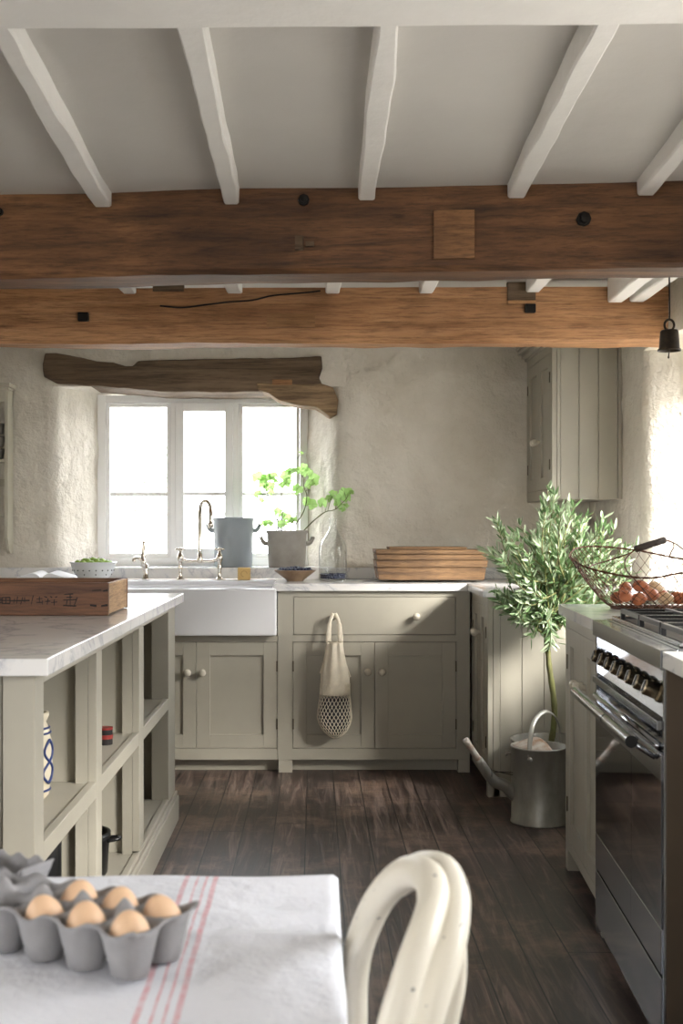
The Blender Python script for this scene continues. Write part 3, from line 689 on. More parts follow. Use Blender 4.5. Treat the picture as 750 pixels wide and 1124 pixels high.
bx(bm, -1.0, -.066, .03, .036, .08, .87); bx(bm, -Wd, -.066, .012, .03, .0, .10); bx(bm, -Wd, -Wd+.06, 0, .05, 0, .872)
obj('end_panel', bm, 'paint', isl, bevel=.002)
bm = BM(); bx(bm, -Wd, -.451, .04, Ln-.02, .05, .87); obj('carcass', bm, 'paint', isl)
bm = BM(); bx(bm, -Wd+.02, -.066, Ln-.03, Ln-.005, .0, .87); obj('far_panel', bm, 'paint', isl)
bm = BM(); bx(bm, IX-Wd-.03, -.53, IN-.018, IF+.055, WT-.035, WT); tag(obj('island_worktop', bm, 'marble', bevel=.0025), 'white veined marble top of the island, under the wooden crate', 'worktop')
# jar on the upper near shelf
jar = thing('stoneware_jar', 'cream jar with blue brushwork on the near middle shelf of the island', 'jar', (-.695, 2.875, .5125))
bm = BM(); lathe(bm, [(0, 0), (.042, 0), (.05, .01), (.058, .08), (.058, .13), (.05, .17), (.043, .185), (.05, .2), (.05, .208), (.040, .208), (.036, .18), (.045, .15), (.05, .1), (.04, .01), (0, .01)], (0, 0, 0), 32); obj('body', bm, 'vase', jar, smooth=True)
bm = BM()
for z_, R_ in ((.16, .0535), (.172, .0505), (.022, .0528)): tube(bm, [(R_*math.cos(a*PI/16), R_*math.sin(a*PI/16), z_) for a in range(32)], .0028, 6, True)
for k in range(4):
    a0 = k*PI/2-.3
    for s_ in (1, -1):
        pts = []
        for i in range(15):
            t = i/14; a = a0+s_*.42*math.sin(t*PI*2)*(1-.3*t); z_ = .04+.105*t; R_ = .0535+.005*min(1, z_/.08); pts.append((R_*math.cos(a), R_*math.sin(a), z_))
        tube(bm, pts, .0035, 6)
obj('blue_brushwork', bm, 'cobalt', jar, smooth=True)
tn = thing('striped_tin', 'small red and black tin on the middle shelf of the second cubby of the island', 'tin', (-.635, 3.60, .5125))
bm = BM(); lathe(bm, [(0, 0), (.022, 0), (.022, .045), (0, .045)], (0, 0, 0), 20); obj('body', bm, 'ink', tn, bevel=.001)
bm = BM(); lathe(bm, [(.0232, .018), (.0232, .03), (.0221, .03), (.0221, .018), (.0232, .018)], (0, 0, 0), 20); lathe(bm, [(0, .0455), (.023, .0455), (.023, .052), (0, .052)], (0, 0, 0), 20); obj('red_band', bm, 'tin', tn)
pj = thing('cooking_pot', 'dark round pot in the lower middle cubby of the island', 'pot', (-.70, 3.52, .1265))
bm = BM(); lathe(bm, [(0, 0), (.07, 0), (.085, .02), (.09, .12), (.094, .125), (.094, .14), (.086, .14), (.082, .12), (.078, .02), (0, .01)], (0, 0, 0), 28); obj('body', bm, 'black', pj, smooth=True)
bm = BM(); tube(bm, smoothpts([(.088, -.02, .118), (.118, -.012, .122), (.118, .012, .122), (.088, .02, .118)], 5), .006, 8); obj('handle', bm, 'black', pj, smooth=True)
pp = thing('iron_pan', 'dark iron pan on the lowest near shelf of the island behind the tablecloth', 'pan', (-.70, 2.78, .1265))
bm = BM(); lathe(bm, [(0, 0), (.09, 0), (.105, .03), (.105, .30), (.098, .31), (.09, .3), (.09, .03), (0, .02)], (0, 0, 0), 28); obj('body', bm, 'black', pp, smooth=True)
bm = BM(); lathe(bm, [(.106, .31), (.104, .322), (.06, .335), (.02, .34), (.012, .36), (0, .362)], (0, 0, 0), 28); obj('lid', bm, 'black', pp, smooth=True)
# ------------------------------------------------------------------ crate on island
cr = thing('wooden_crate', 'long brown wooden crate with black brush writing on the island top', 'crate', (-.615, 3.54, WT+.001))
CW, CD, CH, ct = .58, .37, .098, .016
bm = BM(); bx(bm, -CW, 0, 0, ct, 0, CH); obj('front_board', bm, 'crate', cr, bevel=.002)
bm = BM(); bx(bm, -CW, 0, CD-ct, CD, 0, CH); obj('back_board', bm, 'crate', cr, bevel=.002)
for xa in (-.018, -CW-.0): 
    bm = BM(); bx(bm, xa+.002, xa+.017, ct+.001, CD-ct-.001, 0.004, CH-.002); obj('end_board', bm, 'crate_end', cr, bevel=.0015)
bm = BM(); bx(bm, -CW+.02, -.02, ct+.001, CD-ct-.001, .004, .012); obj('base_board', bm, 'crate', cr)
bm = BM()                                 # brush characters
def strokes(ox, oz, s, L):
    for (a, c, e, f, w_) in L:
        A = Vector((ox+a*s, -.0006, oz+c*s)); B = Vector((ox+e*s, -.0006, oz+f*s)); d = (B-A).normalized(); nn_ = Vector((-d.z, 0, d.x))*w_*s*.5
        v = [bm.verts.new(p) for p in (A-nn_*.7, B-nn_, B+nn_, A+nn_*.7)]; bm.faces.new(v)
PXs = lambda px: (px/4.6875-121)/367.0      # crop column -> local x on the crate face
glyphs = [
 (8, [(0, .2, 0, .8, .12), (-.3, .6, .3, .55, .1), (-.3, .2, .3, .3, .1)]),
 (40, [(-.4, .2, .4, .2, .12), (-.4, .8, .4, .8, .12), (-.4, .2, -.4, .8, .12), (.4, .2, .4, .8, .12), (0, .2, 0, .8, .1), (-.4, .5, .4, .5, .1)]),
 (110, [(-1.0, .45, 1.0, .5, .16), (-.3, .2, -.2, .9, .1), (.1, .1, .3, .8, .1), (.5, .3, .5, .8, .1), (-.6, .2, -.5, .7, .08)]),
 (175, [(-.1, .1, .1, 1.0, .09)]),
 (212, [(-.3, .3, .3, .3, .1), (0, .3, 0, .9, .1), (-.3, .65, .3, .7, .1), (.3, .1, .3, .5, .08)]),
 (262, [(-.5, .9, -.2, .8, .12), (.1, .9, .3, .8, .12), (.6, .8, .8, .9, .12), (-.4, .4, .1, .45, .1), (-.2, .1, -.1, .7, .1), (.5, .0, .5, .6, .1), (.2, .3, .8, .35, .1)]),
 (365, [(-.5, 1.1, .4, 1.15, .12), (-.3, .8, .3, .85, .12), (-.6, .55, .8, .6, .12), (-.6, .0, .7, -.05, .16), (.5, .0, .8, .8, .1), (-.3, .0, -.2, .5, .1), (.1, .0, .1, 1.1, .09)])]
for px, L__ in glyphs:
    bm = BM(); strokes(PXs(px), .030, .030, L__); obj('brush_character', bm, 'ink', cr, smooth=None)
bm = BM()
strokes(PXs(520), .02, .028, [(-1, .4, -.3, .3, .25), (.2, .3, .9, .4, .25), (.4, 1.9, .9, 2.0, .2), (-.8, 1.95, .2, 2.0, .12)])
obj('brush_character', bm, 'ink', cr, smooth=None)
# ------------------------------------------------------------------ things on the worktops
bk = thing('open_book', 'open book with blank white pages lying left of the colander', 'book', (at(50, 637, 5.98).x, 5.98, WT))
def pages(bm, sgn):
    n = 14; W0, D0 = .145, .2; prev = None
    for i in range(n+1):
        t = i/n; x = sgn*W0*t; z = .006+.05*math.sin(min(1, t*2.2+.15)*PI*.5)*(1-t*.85)*(1 if t > .05 else .75)
        row = [bm.verts.new((x, -D0/2, .003)), bm.verts.new((x, -D0/2, z)), bm.verts.new((x, D0/2, z+.008)), bm.verts.new((x, D0/2, .003))]
        if prev:
            for k in range(4): bm.faces.new((prev[k], row[k], row[(k+1) % 4], prev[(k+1) % 4]))
        else: bm.faces.new(row)
        prev = row
    bm.faces.new(prev[::-1])
for s_ in (-1, 1):
    bm = BM(); pages(bm, s_); o = obj('page_block', bm, 'paper', bk, smooth=False); autosmooth(o, 50)
bm = BM(); bx(bm, -.15, .15, -.104, .104, 0, .0025); obj('cover', bm, 'cover', bk)
q = at(102.5, 637, 5.95)
cl = thing('colander_bowl', 'white enamel colander full of green fruit beside the open book', 'colander', (q.x, 5.95, WT+.001))
Rb, Hb = .113, .092
bm = BM(); prof = [(0, .006), (.055, .006), (.06, 0), (.066, 0), (.075, .012), (.095, .04), (.108, .07), (.113, .09), (.117, .092), (.117, .096), (.110, .096), (.103, .07), (.09, .042), (.07, .016), (0, .012)]
lathe(bm, prof, (0, 0, 0), 40); obj('bowl', bm, 'enamel', cl, smooth=True)
for k in range(20):
    a = 2*PI*k/20
    for (r_, z_) in ((.1035, .055), (.0915, .034)):
        if (k % 2 == 0) or z_ > .04:
            bm = BM(); c = Vector((r_*math.cos(a)*1.0, r_*math.sin(a), z_)); lathe(bm, [(0, -.0022), (.0034, -.0018), (.0034, .0018), (0, .0022)], (c.x, c.y, c.z), 8, 'Y' if abs(math.sin(a)) > .7 else 'X'); obj('drain_hole', bm, 'ink', cl)
def ell(rx, rz, seg=14, rings=9, eggy=0):
    prof = []
    for i in range(rings+1):
        t = PI*i/rings; z = -math.cos(t)*rz; r_ = math.sin(t)*rx*(1-eggy*(z/rz)); prof.append((max(0, r_) if 0 < i < rings else 0, z))
    return prof
bm = BM(); lathe(bm, ell(.0190, .0195), (0, 0, 0), 14); fr0 = obj('green_fruit', bm, 'fruit', smooth=True)
bm = BM(); tube(bm, [(0, 0, .018), (.001, 0, .024)], .0016, 6); obj('stalk', bm, 'bark', fr0)
tag(fr0, 'small green fruit heaped in the white colander', 'fruit', 'green fruit in the colander')
fp = [(.0, 0, .102)]+[(.043*math.cos(a*PI/3), .043*math.sin(a*PI/3), .097) for a in range(6)]+[(.079*math.cos(a*PI/5.5+.2), .079*math.sin(a*PI/5.5+.2), .087) for a in range(11)]
for k, p in enumerate(fp):
    lc = Vector((q.x, 5.95, WT))+Vector(p)
    o = fr0 if k == 0 else dup(fr0, lc, k*.9)
    o.location = lc; o.rotation_euler = (random.uniform(-.6, .6), random.uniform(-.6, .6), k)
# taps
q = at(219.5, 635, 6.13)
tp = thing('bridge_tap', 'polished nickel bridge mixer tap with tall swan neck spout', 'tap', (q.x, 6.13, WT))
hs = (241-198)/2*6.13/F
for s_ in (-1, 1):
    bm = BM(); lathe(bm, [(0, 0), (.022, 0), (.022, .004), (.014, .008), (.010, .02), (.010, .05), (.013, .06), (.010, .07), (.010, .09), (.015, .098), (.017, .115), (.013, .13), (.008, .137), (.008, .15), (0, .15)], (s_*hs, 0, 0), 20); obj('pillar', bm, 'nickel', tp, smooth=True)
    bm = BM(); c = (s_*hs, 0, .158)
    lathe(bm, [(0, -.01), (.009, -.008), (.011, 0), (.007, .007), (0, .009)], c, 14)
    for a in (0.3, 0.3+PI/2):
        d = Vector((math.cos(a), math.sin(a), 0))*.026; tube(bm, [Vector(c)-d, Vector(c)-d*.3, Vector(c)+d*.3, Vector(c)+d], [.0055, .0035, .0035, .0055], 8)
    obj('cross_handle', bm, 'nickel', tp, smooth=True)
bm = BM(); tube(bm, smoothpts([(-hs, 0, .112), (-hs*.7, 0, .098), (-hs*.3, 0, .095), (0, 0, .1), (hs*.3, 0, .095), (hs*.7, 0, .098), (hs, 0, .112)], 5), .0085, 12)
lathe(bm, [(0, .085), (.012, .087), (.017, .1), (.013, .115), (.012, .135), (.009, .14), (0, .141)], (0, 0, 0), 16); obj('bridge', bm, 'nickel', tp, smooth=True)
bm = BM(); top = zz(550, 6.13)-WT; pts = [(0, 0, .13), (0, 0, .25), (.002, -.01, top-.05), (.012, -.025, top-.012), (.035, -.055, top), (.058, -.09, top-.02), (.066, -.11, top-.06), (.066, -.118, top-.115)]
tube(bm, smoothpts(pts, 7), .0095, 14); lathe(bm, [(0, -.0), (.0135, 0), (.0145, .02), (.0105, .035), (0, .036)], (.066, -.118, top-.14), 14); obj('spout', bm, 'nickel', tp, smooth=True)
q = at(160, 635, 6.13)
tp2 = thing('filter_tap', 'small chrome lever tap at the left of the sink', 'tap', (q.x, 6.13, WT))
bm = BM(); lathe(bm, [(0, 0), (.018, 0), (.018, .005), (.0145, .01), (.0125, .05), (.0125, .08), (.0, .085)], (0, 0, 0), 18); tube(bm, [(0, 0, .02), (-.012, -.004, .09), (-.018, -.008, .12)], [.013, .013, .011], 14)
obj('body', bm, 'nickel', tp2, smooth=True)
bm = BM(); tube(bm, smoothpts([(-.01, 0, .095), (-.035, -.03, .115), (-.05, -.06, .108), (-.052, -.065, .095)], 5), .0085, 12); obj('spout', bm, 'nickel', tp2, smooth=True)
bm = BM(); tube(bm, smoothpts([(-.014, 0, .1), (-.012, .0, .14), (-.008, .0, .2)], 5), [.012]*5+[.008]*5+[.0065], 10, flat=.6); obj('lever', bm, 'nickel', tp2, smooth=True)
# soap
q = at(268, 636, 6.1)
so = thing('soap_block', 'square block of olive coloured soap beside the tap', 'soap', (q.x, 6.10, WT), .06)
bm = BM(); bx(bm, -.033, .033, -.02, .02, 0, .064); obj('block', bm, 'soap', so, bevel=.005, seg=3)
bm = BM(); tube(bm, [(.015*math.cos(a*PI/9), -.0203, .032+.015*math.sin(a*PI/9)) for a in range(14)], .0013, 6); obj('stamp', bm, pm('soap_stamp', rgb(176, 136, 78), .6), so)
# crocks
def crock(name, label, px0, px1, pyt, pyb, D, mt, flare, Rb=None):
    a, c = at(px0, pyb, D), at(px1, pyb, D); R = (c.x-a.x)/2; zc_ = (a.x+c.x)/2; H = CAMZ-(pyt-VY)*D/F-LED
    r_ = thing(name, label, 'crock', (zc_, D, LED)); Rb_ = Rb or R*.9
    bm = BM(); lathe(bm, [(0, 0), (Rb_, 0), (Rb_+.002, .006), (R*.97, H*.6), (R*.985, H-.02), (R+flare, H-.014), (R+flare, H-.002), (R, H), (R-.012, H-.003), (R-.013, H-.05), (Rb_-.012, .012), (0, .012)], (0, 0, 0), 44)
    obj('body', bm, mt, r_, smooth=True)
    for s_ in (-1, 1):
        bm = BM(); tube(bm, smoothpts([(s_*(R*.94), 0, H-.072), (s_*(R+.014), 0, H-.068), (s_*(R+.026), 0, H-.052), (s_*(R+.033), 0, H-.034)], 5), [.013]*5+[.012]*5+[.010]*3+[.011]*2+[.009], 12); obj('lug_handle', bm, mt, r_, smooth=True)
    return r_, R, H
c1, R1, H1 = crock('stoneware_crock', 'taller blue grey stoneware crock in front of the window', 234, 279, 568, 623.5, 6.42, 'crock_blue', .004)
c2, R2, H2 = crock('stoneware_crock', 'shorter pale grey stoneware crock holding the leafy plant', 293, 337, 582, 624.5, 6.36, 'crock_grey', .005)
# plant in crock
pl = thing('potted_geranium', 'leafy light green plant growing from the pale grey crock', 'plant', (c2.location.x, 6.36, LED+H2-.03))
bm = BM(); lathe(bm, [(0, 0), (R2-.018, -.004), (R2-.02, -.02), (0, -.02)], (0, 0, 0), 24); obj('soil', bm, 'soil', pl)
lf = BM()
def rleaf(bm, c, r_, nrm, up):
    nrm = nrm.normalized(); u_ = (up-nrm*up.dot(nrm)).normalized(); v_ = nrm.cross(u_); ce = bm.verts.new(c-nrm*r_*.12); ring = []
    n = 15
    for k in range(n):
        a = 2*PI*k/n; rr = r_*(.80+.2*abs(math.sin(a*2.5)))*(0.55 if k == 0 else 1); ring.append(bm.verts.new(c+u_*math.cos(a)*rr*-1+v_*math.sin(a)*rr*1.1+nrm*random.uniform(-.1, .14)*r_))
    for k in range(n): bm.faces.new((ce, ring[k], ring[(k+1) % n]))
org = pl.location
def w2l(px, py, D): return at(px, py, D)-org
stems = [[(306, 583, 6.36), (304, 570, 6.36), (299, 555, 6.34), (293, 540, 6.3)], [(309, 583, 6.38), (310, 560, 6.38), (309, 545, 6.4), (309, 528, 6.42)],
 [(318, 583, 6.36), (327, 572, 6.34), (334, 560, 6.32), (337, 545, 6.28), (334, 535, 6.26), (333, 524, 6.24)], [(334, 582, 6.34), (345, 571, 6.28), (357, 562, 6.22), (368, 559, 6.16), (380, 548, 6.1)],
 [(303, 583, 6.4), (306, 575, 6.42), (303, 566, 6.42)], [(312, 583, 6.34), (320, 574, 6.3), (324, 571, 6.28)]]
sb_ = BM()
for s_ in stems:
    P = smoothpts([w2l(*p) for p in s_], 6); tube(sb_, P, [.0034-.0018*i/len(P) for i in range(len(P))], 7)
lv = [(284, 524, 8), (292, 525, 7), (289, 532, 6), (296, 534, 7), (300, 522, 6), (283, 542, 5), (287, 549, 4), (301, 527, 5), (314, 522, 7), (319, 517, 6), (324, 516, 5), (312, 532, 7), (316, 528, 5), (331, 497, 3), (327, 538, 7), (325, 535, 5), (330, 517, 6), (338, 519, 6), (345, 525, 6), (340, 531, 6), (334, 513, 5), (346, 530, 4), (341, 553, 8), (337, 550, 5), (295, 574, 6), (290, 575, 4), (310, 565, 5), (316, 569, 6), (322, 571, 5), (305, 561, 5), (312, 575, 5), (354, 552, 6), (361, 547, 5), (364, 545, 4), (366, 541, 5), (371, 553, 5), (374, 546, 6), (378, 540, 6), (381, 547, 5), (385, 541, 4), (376, 559, 4), (384, 538, 4), (370, 547, 4), (380, 555, 4), (309, 575, 5), (298, 540, 4)]
for (px, py, r_) in lv:
    D = 6.36 if px < 345 else 6.36-(px-345)/40*.26
    D += random.uniform(-.03, .03); c = w2l(px, py, D)
    rleaf(lf, c, r_*D/F*1.0, Vector((random.uniform(-.6, .6), -1, random.uniform(.0, 1.2))), Vector((random.uniform(-1, 1), 0, 1)))
    best = min((p for s in stems for p in smoothpts([w2l(*q_) for q_ in s], 4)), key=lambda p: (p-c).length+max(0, p.z-c.z)); tube(sb_, [best, best.lerp(c, .5)+Vector((0, 0, .004)), c], .0011, 5)
obj('stems', sb_, 'bark', pl, smooth=True); obj('leaves', lf, 'geranium', pl, smooth=None)
# shallow bowl with blueberries
q = at(324, 636.5, 5.98)
bw = thing('fruit_bowl', 'shallow brown stoneware bowl holding blueberries', 'bowl', (q.x, 5.98, WT))
bm = BM(); lathe(bm, [(0, 0), (.042, 0), (.045, .006), (.07, .025), (.105, .052), (.108, .055), (.103, .056), (.07, .032), (.04, .012), (0, .01)], (0, 0, 0), 40); obj('bowl', bm, 'bowl_brown', bw, smooth=True)
bm = BM(); lathe(bm, ell(.0078, .0070, 10, 7), (0, 0, 0), 10); be0 = obj('blueberry', bm, 'berry', smooth=True); tag(be0, 'blueberry heaped in the shallow brown bowl', 'blueberry', 'blueberries in the shallow bowl')
first = True
for ring, (rr, n_, z_) in enumerate(((.085, 28, .050), (.070, 24, .055), (.054, 19, .059), (.038, 13, .063), (.022, 8, .067), (.006, 2, .069), (.074, 22, .0655-.004))):
    for k in range(n_):
        a = 2*PI*k/n_+ring*.3; lc = Vector((q.x+rr*math.cos(a), 5.98+rr*math.sin(a), WT+z_-.002+random.uniform(0, .004)))
        if first: be0.location = lc; first = False
        else: dup(be0, lc, random.uniform(0, 6))
# big glass bottle
q = at(365.5, 637, 5.93)
bo = thing('glass_bottle', 'big clear glass bottle with dark berries in water at its bottom', 'bottle', (q.x, 5.93, WT+.0005))
R_, = [(381-350)/2*5.93/F]; Hh = CAMZ-(569-VY)*5.93/F-WT
prof = [(0, .004), (R_*.9, 0), (R_, .012), (R_, .14), (R_*.97, .175), (R_*.8, .205), (R_*.5, .232), (.026, .25), (.018, .262), (.017, Hh-.012), (.021, Hh-.008), (.021, Hh), (.014, Hh)]
bm = BM(); lathe(bm, prof, (0, 0, 0), 40); obj('glass', bm, 'bottle', bo, smooth=True)
bm = BM(); lathe(bm, [(R_-.002, .0335), (R_-.002, .034), (0, .034)], (0, 0, 0), 32); obj('water', bm, glass('water', (.96, .97, .96, 1)), bo)
bb0 = None
for ring, (rr, n_) in enumerate(((R_-.014, 26), (R_-.029, 18), (R_-.044, 8))):
    for lvl in range(2 if ring == 0 else 1):
        for k in range(n_):
            a = 2*PI*(k+.5*lvl)/n_+ring*.3; lc = Vector((q.x+rr*math.cos(a), 5.93+rr*math.sin(a), WT+.020+.0125*lvl+random.uniform(0, .002)))
            if bb0 is None: bb0 = dup(be0, lc, 0, 'dark berry lying in the bottom of the glass bottle'); bb0['group'] = 'dark berries in the glass bottle'; bb0['category'] = 'berry'; bb0.name = 'dark_berry'
            else: dup(bb0, lc, random.uniform(0, 6))
# stacked wooden trays
def tray(label, px0, px1, pyt, pyb, D, dp, taper, thick=.012, sag=0.0):
    a, c = at(px0, pyb, D), at(px1, pyt, D); w_ = c.x-a.x; h = c.z-a.z
    r_ = thing('wooden_tray', label, 'tray', ((a.x+c.x)/2, D+dp/2, a.z), 0, 'stack of old wooden trays')
    hw, hd = w_/2, dp/2
    for (nm, pts) in (('side_board', [(-hw, -hd), (hw, -hd), (hw, -hd+thick), (-hw, -hd+thick)]), ('side_board', [(-hw, hd-thick), (hw, hd-thick), (hw, hd), (-hw, hd)]), ('end_board', [(-hw, -hd+thick+.001), (-hw+thick, -hd+thick+.001), (-hw+thick, hd-thick-.001), (-hw, hd-thick-.001)]), ('end_board', [(hw-thick, -hd+thick+.001), (hw, -hd+thick+.001), (hw, hd-thick-.001), (hw-thick, hd-thick-.001)])):
        bm = BM(); n = 16
        k0, k1 = pts[0], pts[2]; lo = []; 
        for i in range(n+1):
            t = i/n
            if nm == 'side_board':
                x = k0[0]+(k1[0]-k0[0])*t; ring = []
                for (yy_, zz_, tp_) in ((k0[1], 0, 1), (k1[1], 0, 1), (k1[1], h, 0), (k0[1], h, 0)):
                    ring.append(bm.verts.new((x*(1-taper*tp_), yy_, zz_+sag*math.sin(PI*t)*(zz_ > 0)+.0015*fn((x, yy_, label.__len__()), 14)*(zz_ > 0))))
            else:
                y_ = k0[1]+(k1[1]-k0[1])*t; ring = []
                for (xx_, zz_, tp_) in ((k0[0], 0, 1), (k1[0], 0, 1), (k1[0], h*.96, 0), (k0[0], h*.96, 0)): ring.append(bm.verts.new((xx_*(1-taper*tp_), y_, zz_)))
            if lo:
                for k in range(4): bm.faces.new((lo[k], lo[(k+1) % 4], ring[(k+1) % 4], ring[k]))
            else: bm.faces.new(ring[::-1])
            lo = ring
        bm.faces.new(lo); obj(nm, bm, 'trug', r_, bevel=.0015)
    bm = BM(); bx(bm, -hw*(1-taper)+thick*1.3, hw*(1-taper)-thick*1.3, -hd+thick, hd-thick, .0, .006); obj('base', bm, 'trug', r_)
tray('lowest wooden tray of the stack, standing on the worktop', 414, 534, 623.3, 636.6, 5.80, .32, .04)
tray('wooden tray second from the bottom of the stack', 413, 536, 615.2, 622.6, 5.80, .32, .02)
tray('wooden tray third from the bottom of the stack', 413.5, 535, 608.8, 614.6, 5.80, .32, .015)
tray('widest upper wooden tray, second from the top of the stack', 412.5, 534.5, 603.5, 608.2, 5.80, .32, .012)
tray('shorter wooden tray on top of the stack', 427, 513, 600.3, 602.9, 5.86, .2, .012)
# net bag hanging on the drawer knob
kp = Vector((Sx(367), YC-.028, Sz(677)))
nb = thing('net_bag', 'cream cotton net bag with dark fruit hanging from the drawer knob', 'bag', (kp.x, YC-.045, Sz(808)))
S = 1/228.7
def bagx(z):                               # (left,right) profile in px of photo at height py
    T = [(700, 358, 376), (715, 356.5, 377.5), (735, 352, 382), (742, 352, 383.5), (760, 351, 384), (775, 349, 385), (785, 348, 386), (792, 350, 384.5), (800, 355, 380.5), (806, 362, 374), (808, 367, 369)]
    for (a, c) in zip(T, T[1:]):
        if a[0] <= z <= c[0]:
            t = (z-a[0])/(c[0]-a[0]); return a[1]+(c[1]-a[1])*t, a[2]+(c[2]-a[2])*t
    return T[0][1:] if z < 700 else T[-1][1:]
def bagpt(a, py, pad=0):
    l, r_ = bagx(py); cx_ = Sx((l+r_)/2)-kp.x; hw = (r_-l)/2*S+pad; hd = min(.05, hw*.75)
    yf = .005*math.cos(a*7)*max(0, min(1, (775-py)/60))
    return Vector((cx_+hw*math.cos(a), (hd+yf)*math.sin(a)-.022, Sz(py)-nb.location.z))
bm = BM(); rows = []; NS = 84
for i in range(17):
    py = 703+(760-703)*i/16; rows.append([bm.verts.new(bagpt(2*PI*k/NS, py)) for k in range(NS)])
for A, B in zip(rows, rows[1:]):
    for k in range(NS): bm.faces.new((A[k], A[(k+1) % NS], B[(k+1) % NS], B[k]))
o = obj('knitted_body', bm, 'string', nb, smooth=True); md = o.modifiers.new('t', 'SOLIDIFY'); md.thickness = .0015
bm = BM(); ns = 26
for fam in (1, -1):
    for s_ in range(ns):
        pts = []
        for i in range(25):
            t = i/24; py = 748+(807.5-748)*(t**.92); pts.append(bagpt(2*PI*s_/ns+fam*t*1.9+.2, py, .0006))
        tube(bm, pts, .0015, 4, cap=False)
obj('net', bm, 'string', nb, smooth=True)
bm = BM()
rows = []
for i in range(19):
    py = 764+(806.5-764)*i/18; rows.append([bm.verts.new((lambda q_, a_: Vector((q_.x*(.93+.07*fn(q_, 30, 2)), -.022+(q_.y+.022)*(.9+.09*fn(q_, 30, 6)), q_.z)))(bagpt(2*PI*k/40, py), k)) for k in range(40)])
for A, B in zip(rows, rows[1:]):
    for k in range(40): bm.faces.new((A[k], A[(k+1) % 40], B[(k+1) % 40], B[k]))
bm.faces.new(rows[0]); bm.faces.new(rows[-1])
obj('contents', bm, 'dark_fruit', nb, smooth=True)['label'] = 'dark fruit showing through the net'
for s_ in (-1, 1):                          # straps over the knob
    bm = BM(); pts = [bagpt(PI if s_ < 0 else 0, 703)+Vector((s_*-.012, -.006, 0)), Vector((s_*.026, -.004, Sz(690)-nb.location.z)), Vector((s_*.019, -.004, Sz(680)-nb.location.z)), Vector((s_*.004, -.002, Sz(672.5)-nb.location.z))]
    P = smoothpts(pts, 6); tube(bm, P, [.013]*5+[.011]*5+[.008]*(len(P)-10), 10, flat=.45); obj('strap', bm, 'string', nb, smooth=True)
for (px, py, px2, py2, s_) in ((358, 715, 350.5, 737, -1), (377, 718, 385, 741, 1)):   # side gussets that flare out
    bm = BM(); a, c = Vector((Sx(px)-kp.x, -.03, Sz(py)-nb.location.z)), Vector((Sx(px2)-kp.x, -.036, Sz(py2)-nb.location.z))
    i_ = Vector((Sx(px-s_*4)-kp.x, -.045, Sz(py2+1)-nb.location.z)); e = [a, c, i_]; f_ = [p+Vector((0, .02, 0)) for p in e]
    v = [bm.verts.new(p) for p in e+f_]; bm.faces.new(v[:3]); bm.faces.new(v[5:2:-1])
    for i in range(3): bm.faces.new((v[i], v[(i+1) % 3], v[(i+1) % 3+3], v[i+3]))
    obj('gusset', bm, 'string', nb, bevel=.003)
# ------------------------------------------------------------------ olive tree
ot = thing('potted_olive_tree', 'olive tree with silvery round crown in a galvanised bucket', 'tree', (.995, 4.99, 0))
bk_ = thing('zinc_bucket', 'galvanised bucket holding the olive tree, behind the watering can', 'bucket', (.995, 4.99, 0))
bm = BM(); lathe(bm, [(0, .012), (.125, .012), (.125, 0), (.129, 0), (.131, .015), (.160, .270), (.166, .274), (.168, .281), (.162, .285), (.156, .278), (.127, .018), (0, .018)], (0, 0, 0), 44); obj('body', bm, 'zinc', bk_, smooth=True)
bm = BM()
for s_ in (-1, 1): tube(bm, smoothpts([(s_*.156, -.03, .225), (s_*.180, -.02, .228), (s_*.184, 0, .215), (s_*.180, .02, .228), (s_*.156, .03, .225)], 5), .006, 8)
obj('side_handles', bm, 'zinc', bk_, smooth=True)
bm = BM(); lathe(bm, [(0, .225), (.14, .222), (.14, .2), (0, .2)], (0, 0, 0), 30); obj('soil', bm, 'soil', ot)
o3 = ot.location
def o2(px, py, D): return at(px, py, D)-o3
bm = BM(); trunk = smoothpts([(.0, 0, .20), (.002, 0, .25), o2(609, 780, 4.97), o2(603, 730, 4.96), o2(600, 695, 4.95)], 8)
TR = [.0125]*len(trunk); tube(bm, trunk, [.014-.003*i/len(trunk)+.001*math.sin(i*1.9) for i in range(len(trunk))], 10)
fork = Vector(trunk[-1]); cc = o2(612, 622, 4.93); lfm = BM(); rnd = random.Random(11)
def oleaf(bm, p, d, L0, w_):
    d = d.normalized(); s_ = d.cross(Vector((rnd.uniform(-1, 1), rnd.uniform(-1, 1), rnd.uniform(-1, 1)))).normalized(); n_ = d.cross(s_)
    a = bm.verts.new(p); b1_ = bm.verts.new(p+d*L0*.35+s_*w_+n_*.001); b2_ = bm.verts.new(p+d*L0*.35-s_*w_+n_*.001); m_ = bm.verts.new(p+d*L0*.4-n_*w_*.25)
    c1_ = bm.verts.new(p+d*L0*.75+s_*w_*.7); c2_ = bm.verts.new(p+d*L0*.75-s_*w_*.7); t_ = bm.verts.new(p+d*L0-n_*.002)
    bm.faces.new((a, b1_, m_)); bm.faces.new((a, m_, b2_)); bm.faces.new((b1_, c1_, t_, m_)); bm.faces.new((m_, t_, c2_, b2_))
tips = [(546, 570), (556, 585), (552, 620), (548, 650), (575, 580), (590, 572), (583, 600), (608, 541), (603, 555), (618, 552), (628, 560), (640, 575), (655, 572), (666, 585), (680, 600), (690, 605), (684, 625), (676, 645), (660, 660), (640, 650), (650, 620), (566, 655), (577, 672), (560, 668), (585, 690), (600, 680), (620, 672), (632, 690), (612, 700), (590, 640), (610, 610), (630, 600), (570, 625), (645, 598), (597, 590), (622, 640), (540, 605), (605, 660), (636, 570), (662, 615)]
shoots = []
for (px, py) in tips:
    for rep in range(3):
        D = 4.93+rnd.uniform(-.2, .12)*(1 if rep else .4); shoots.append(o2(px+rnd.uniform(-9, 9), py+rnd.uniform(-7, 12), D))
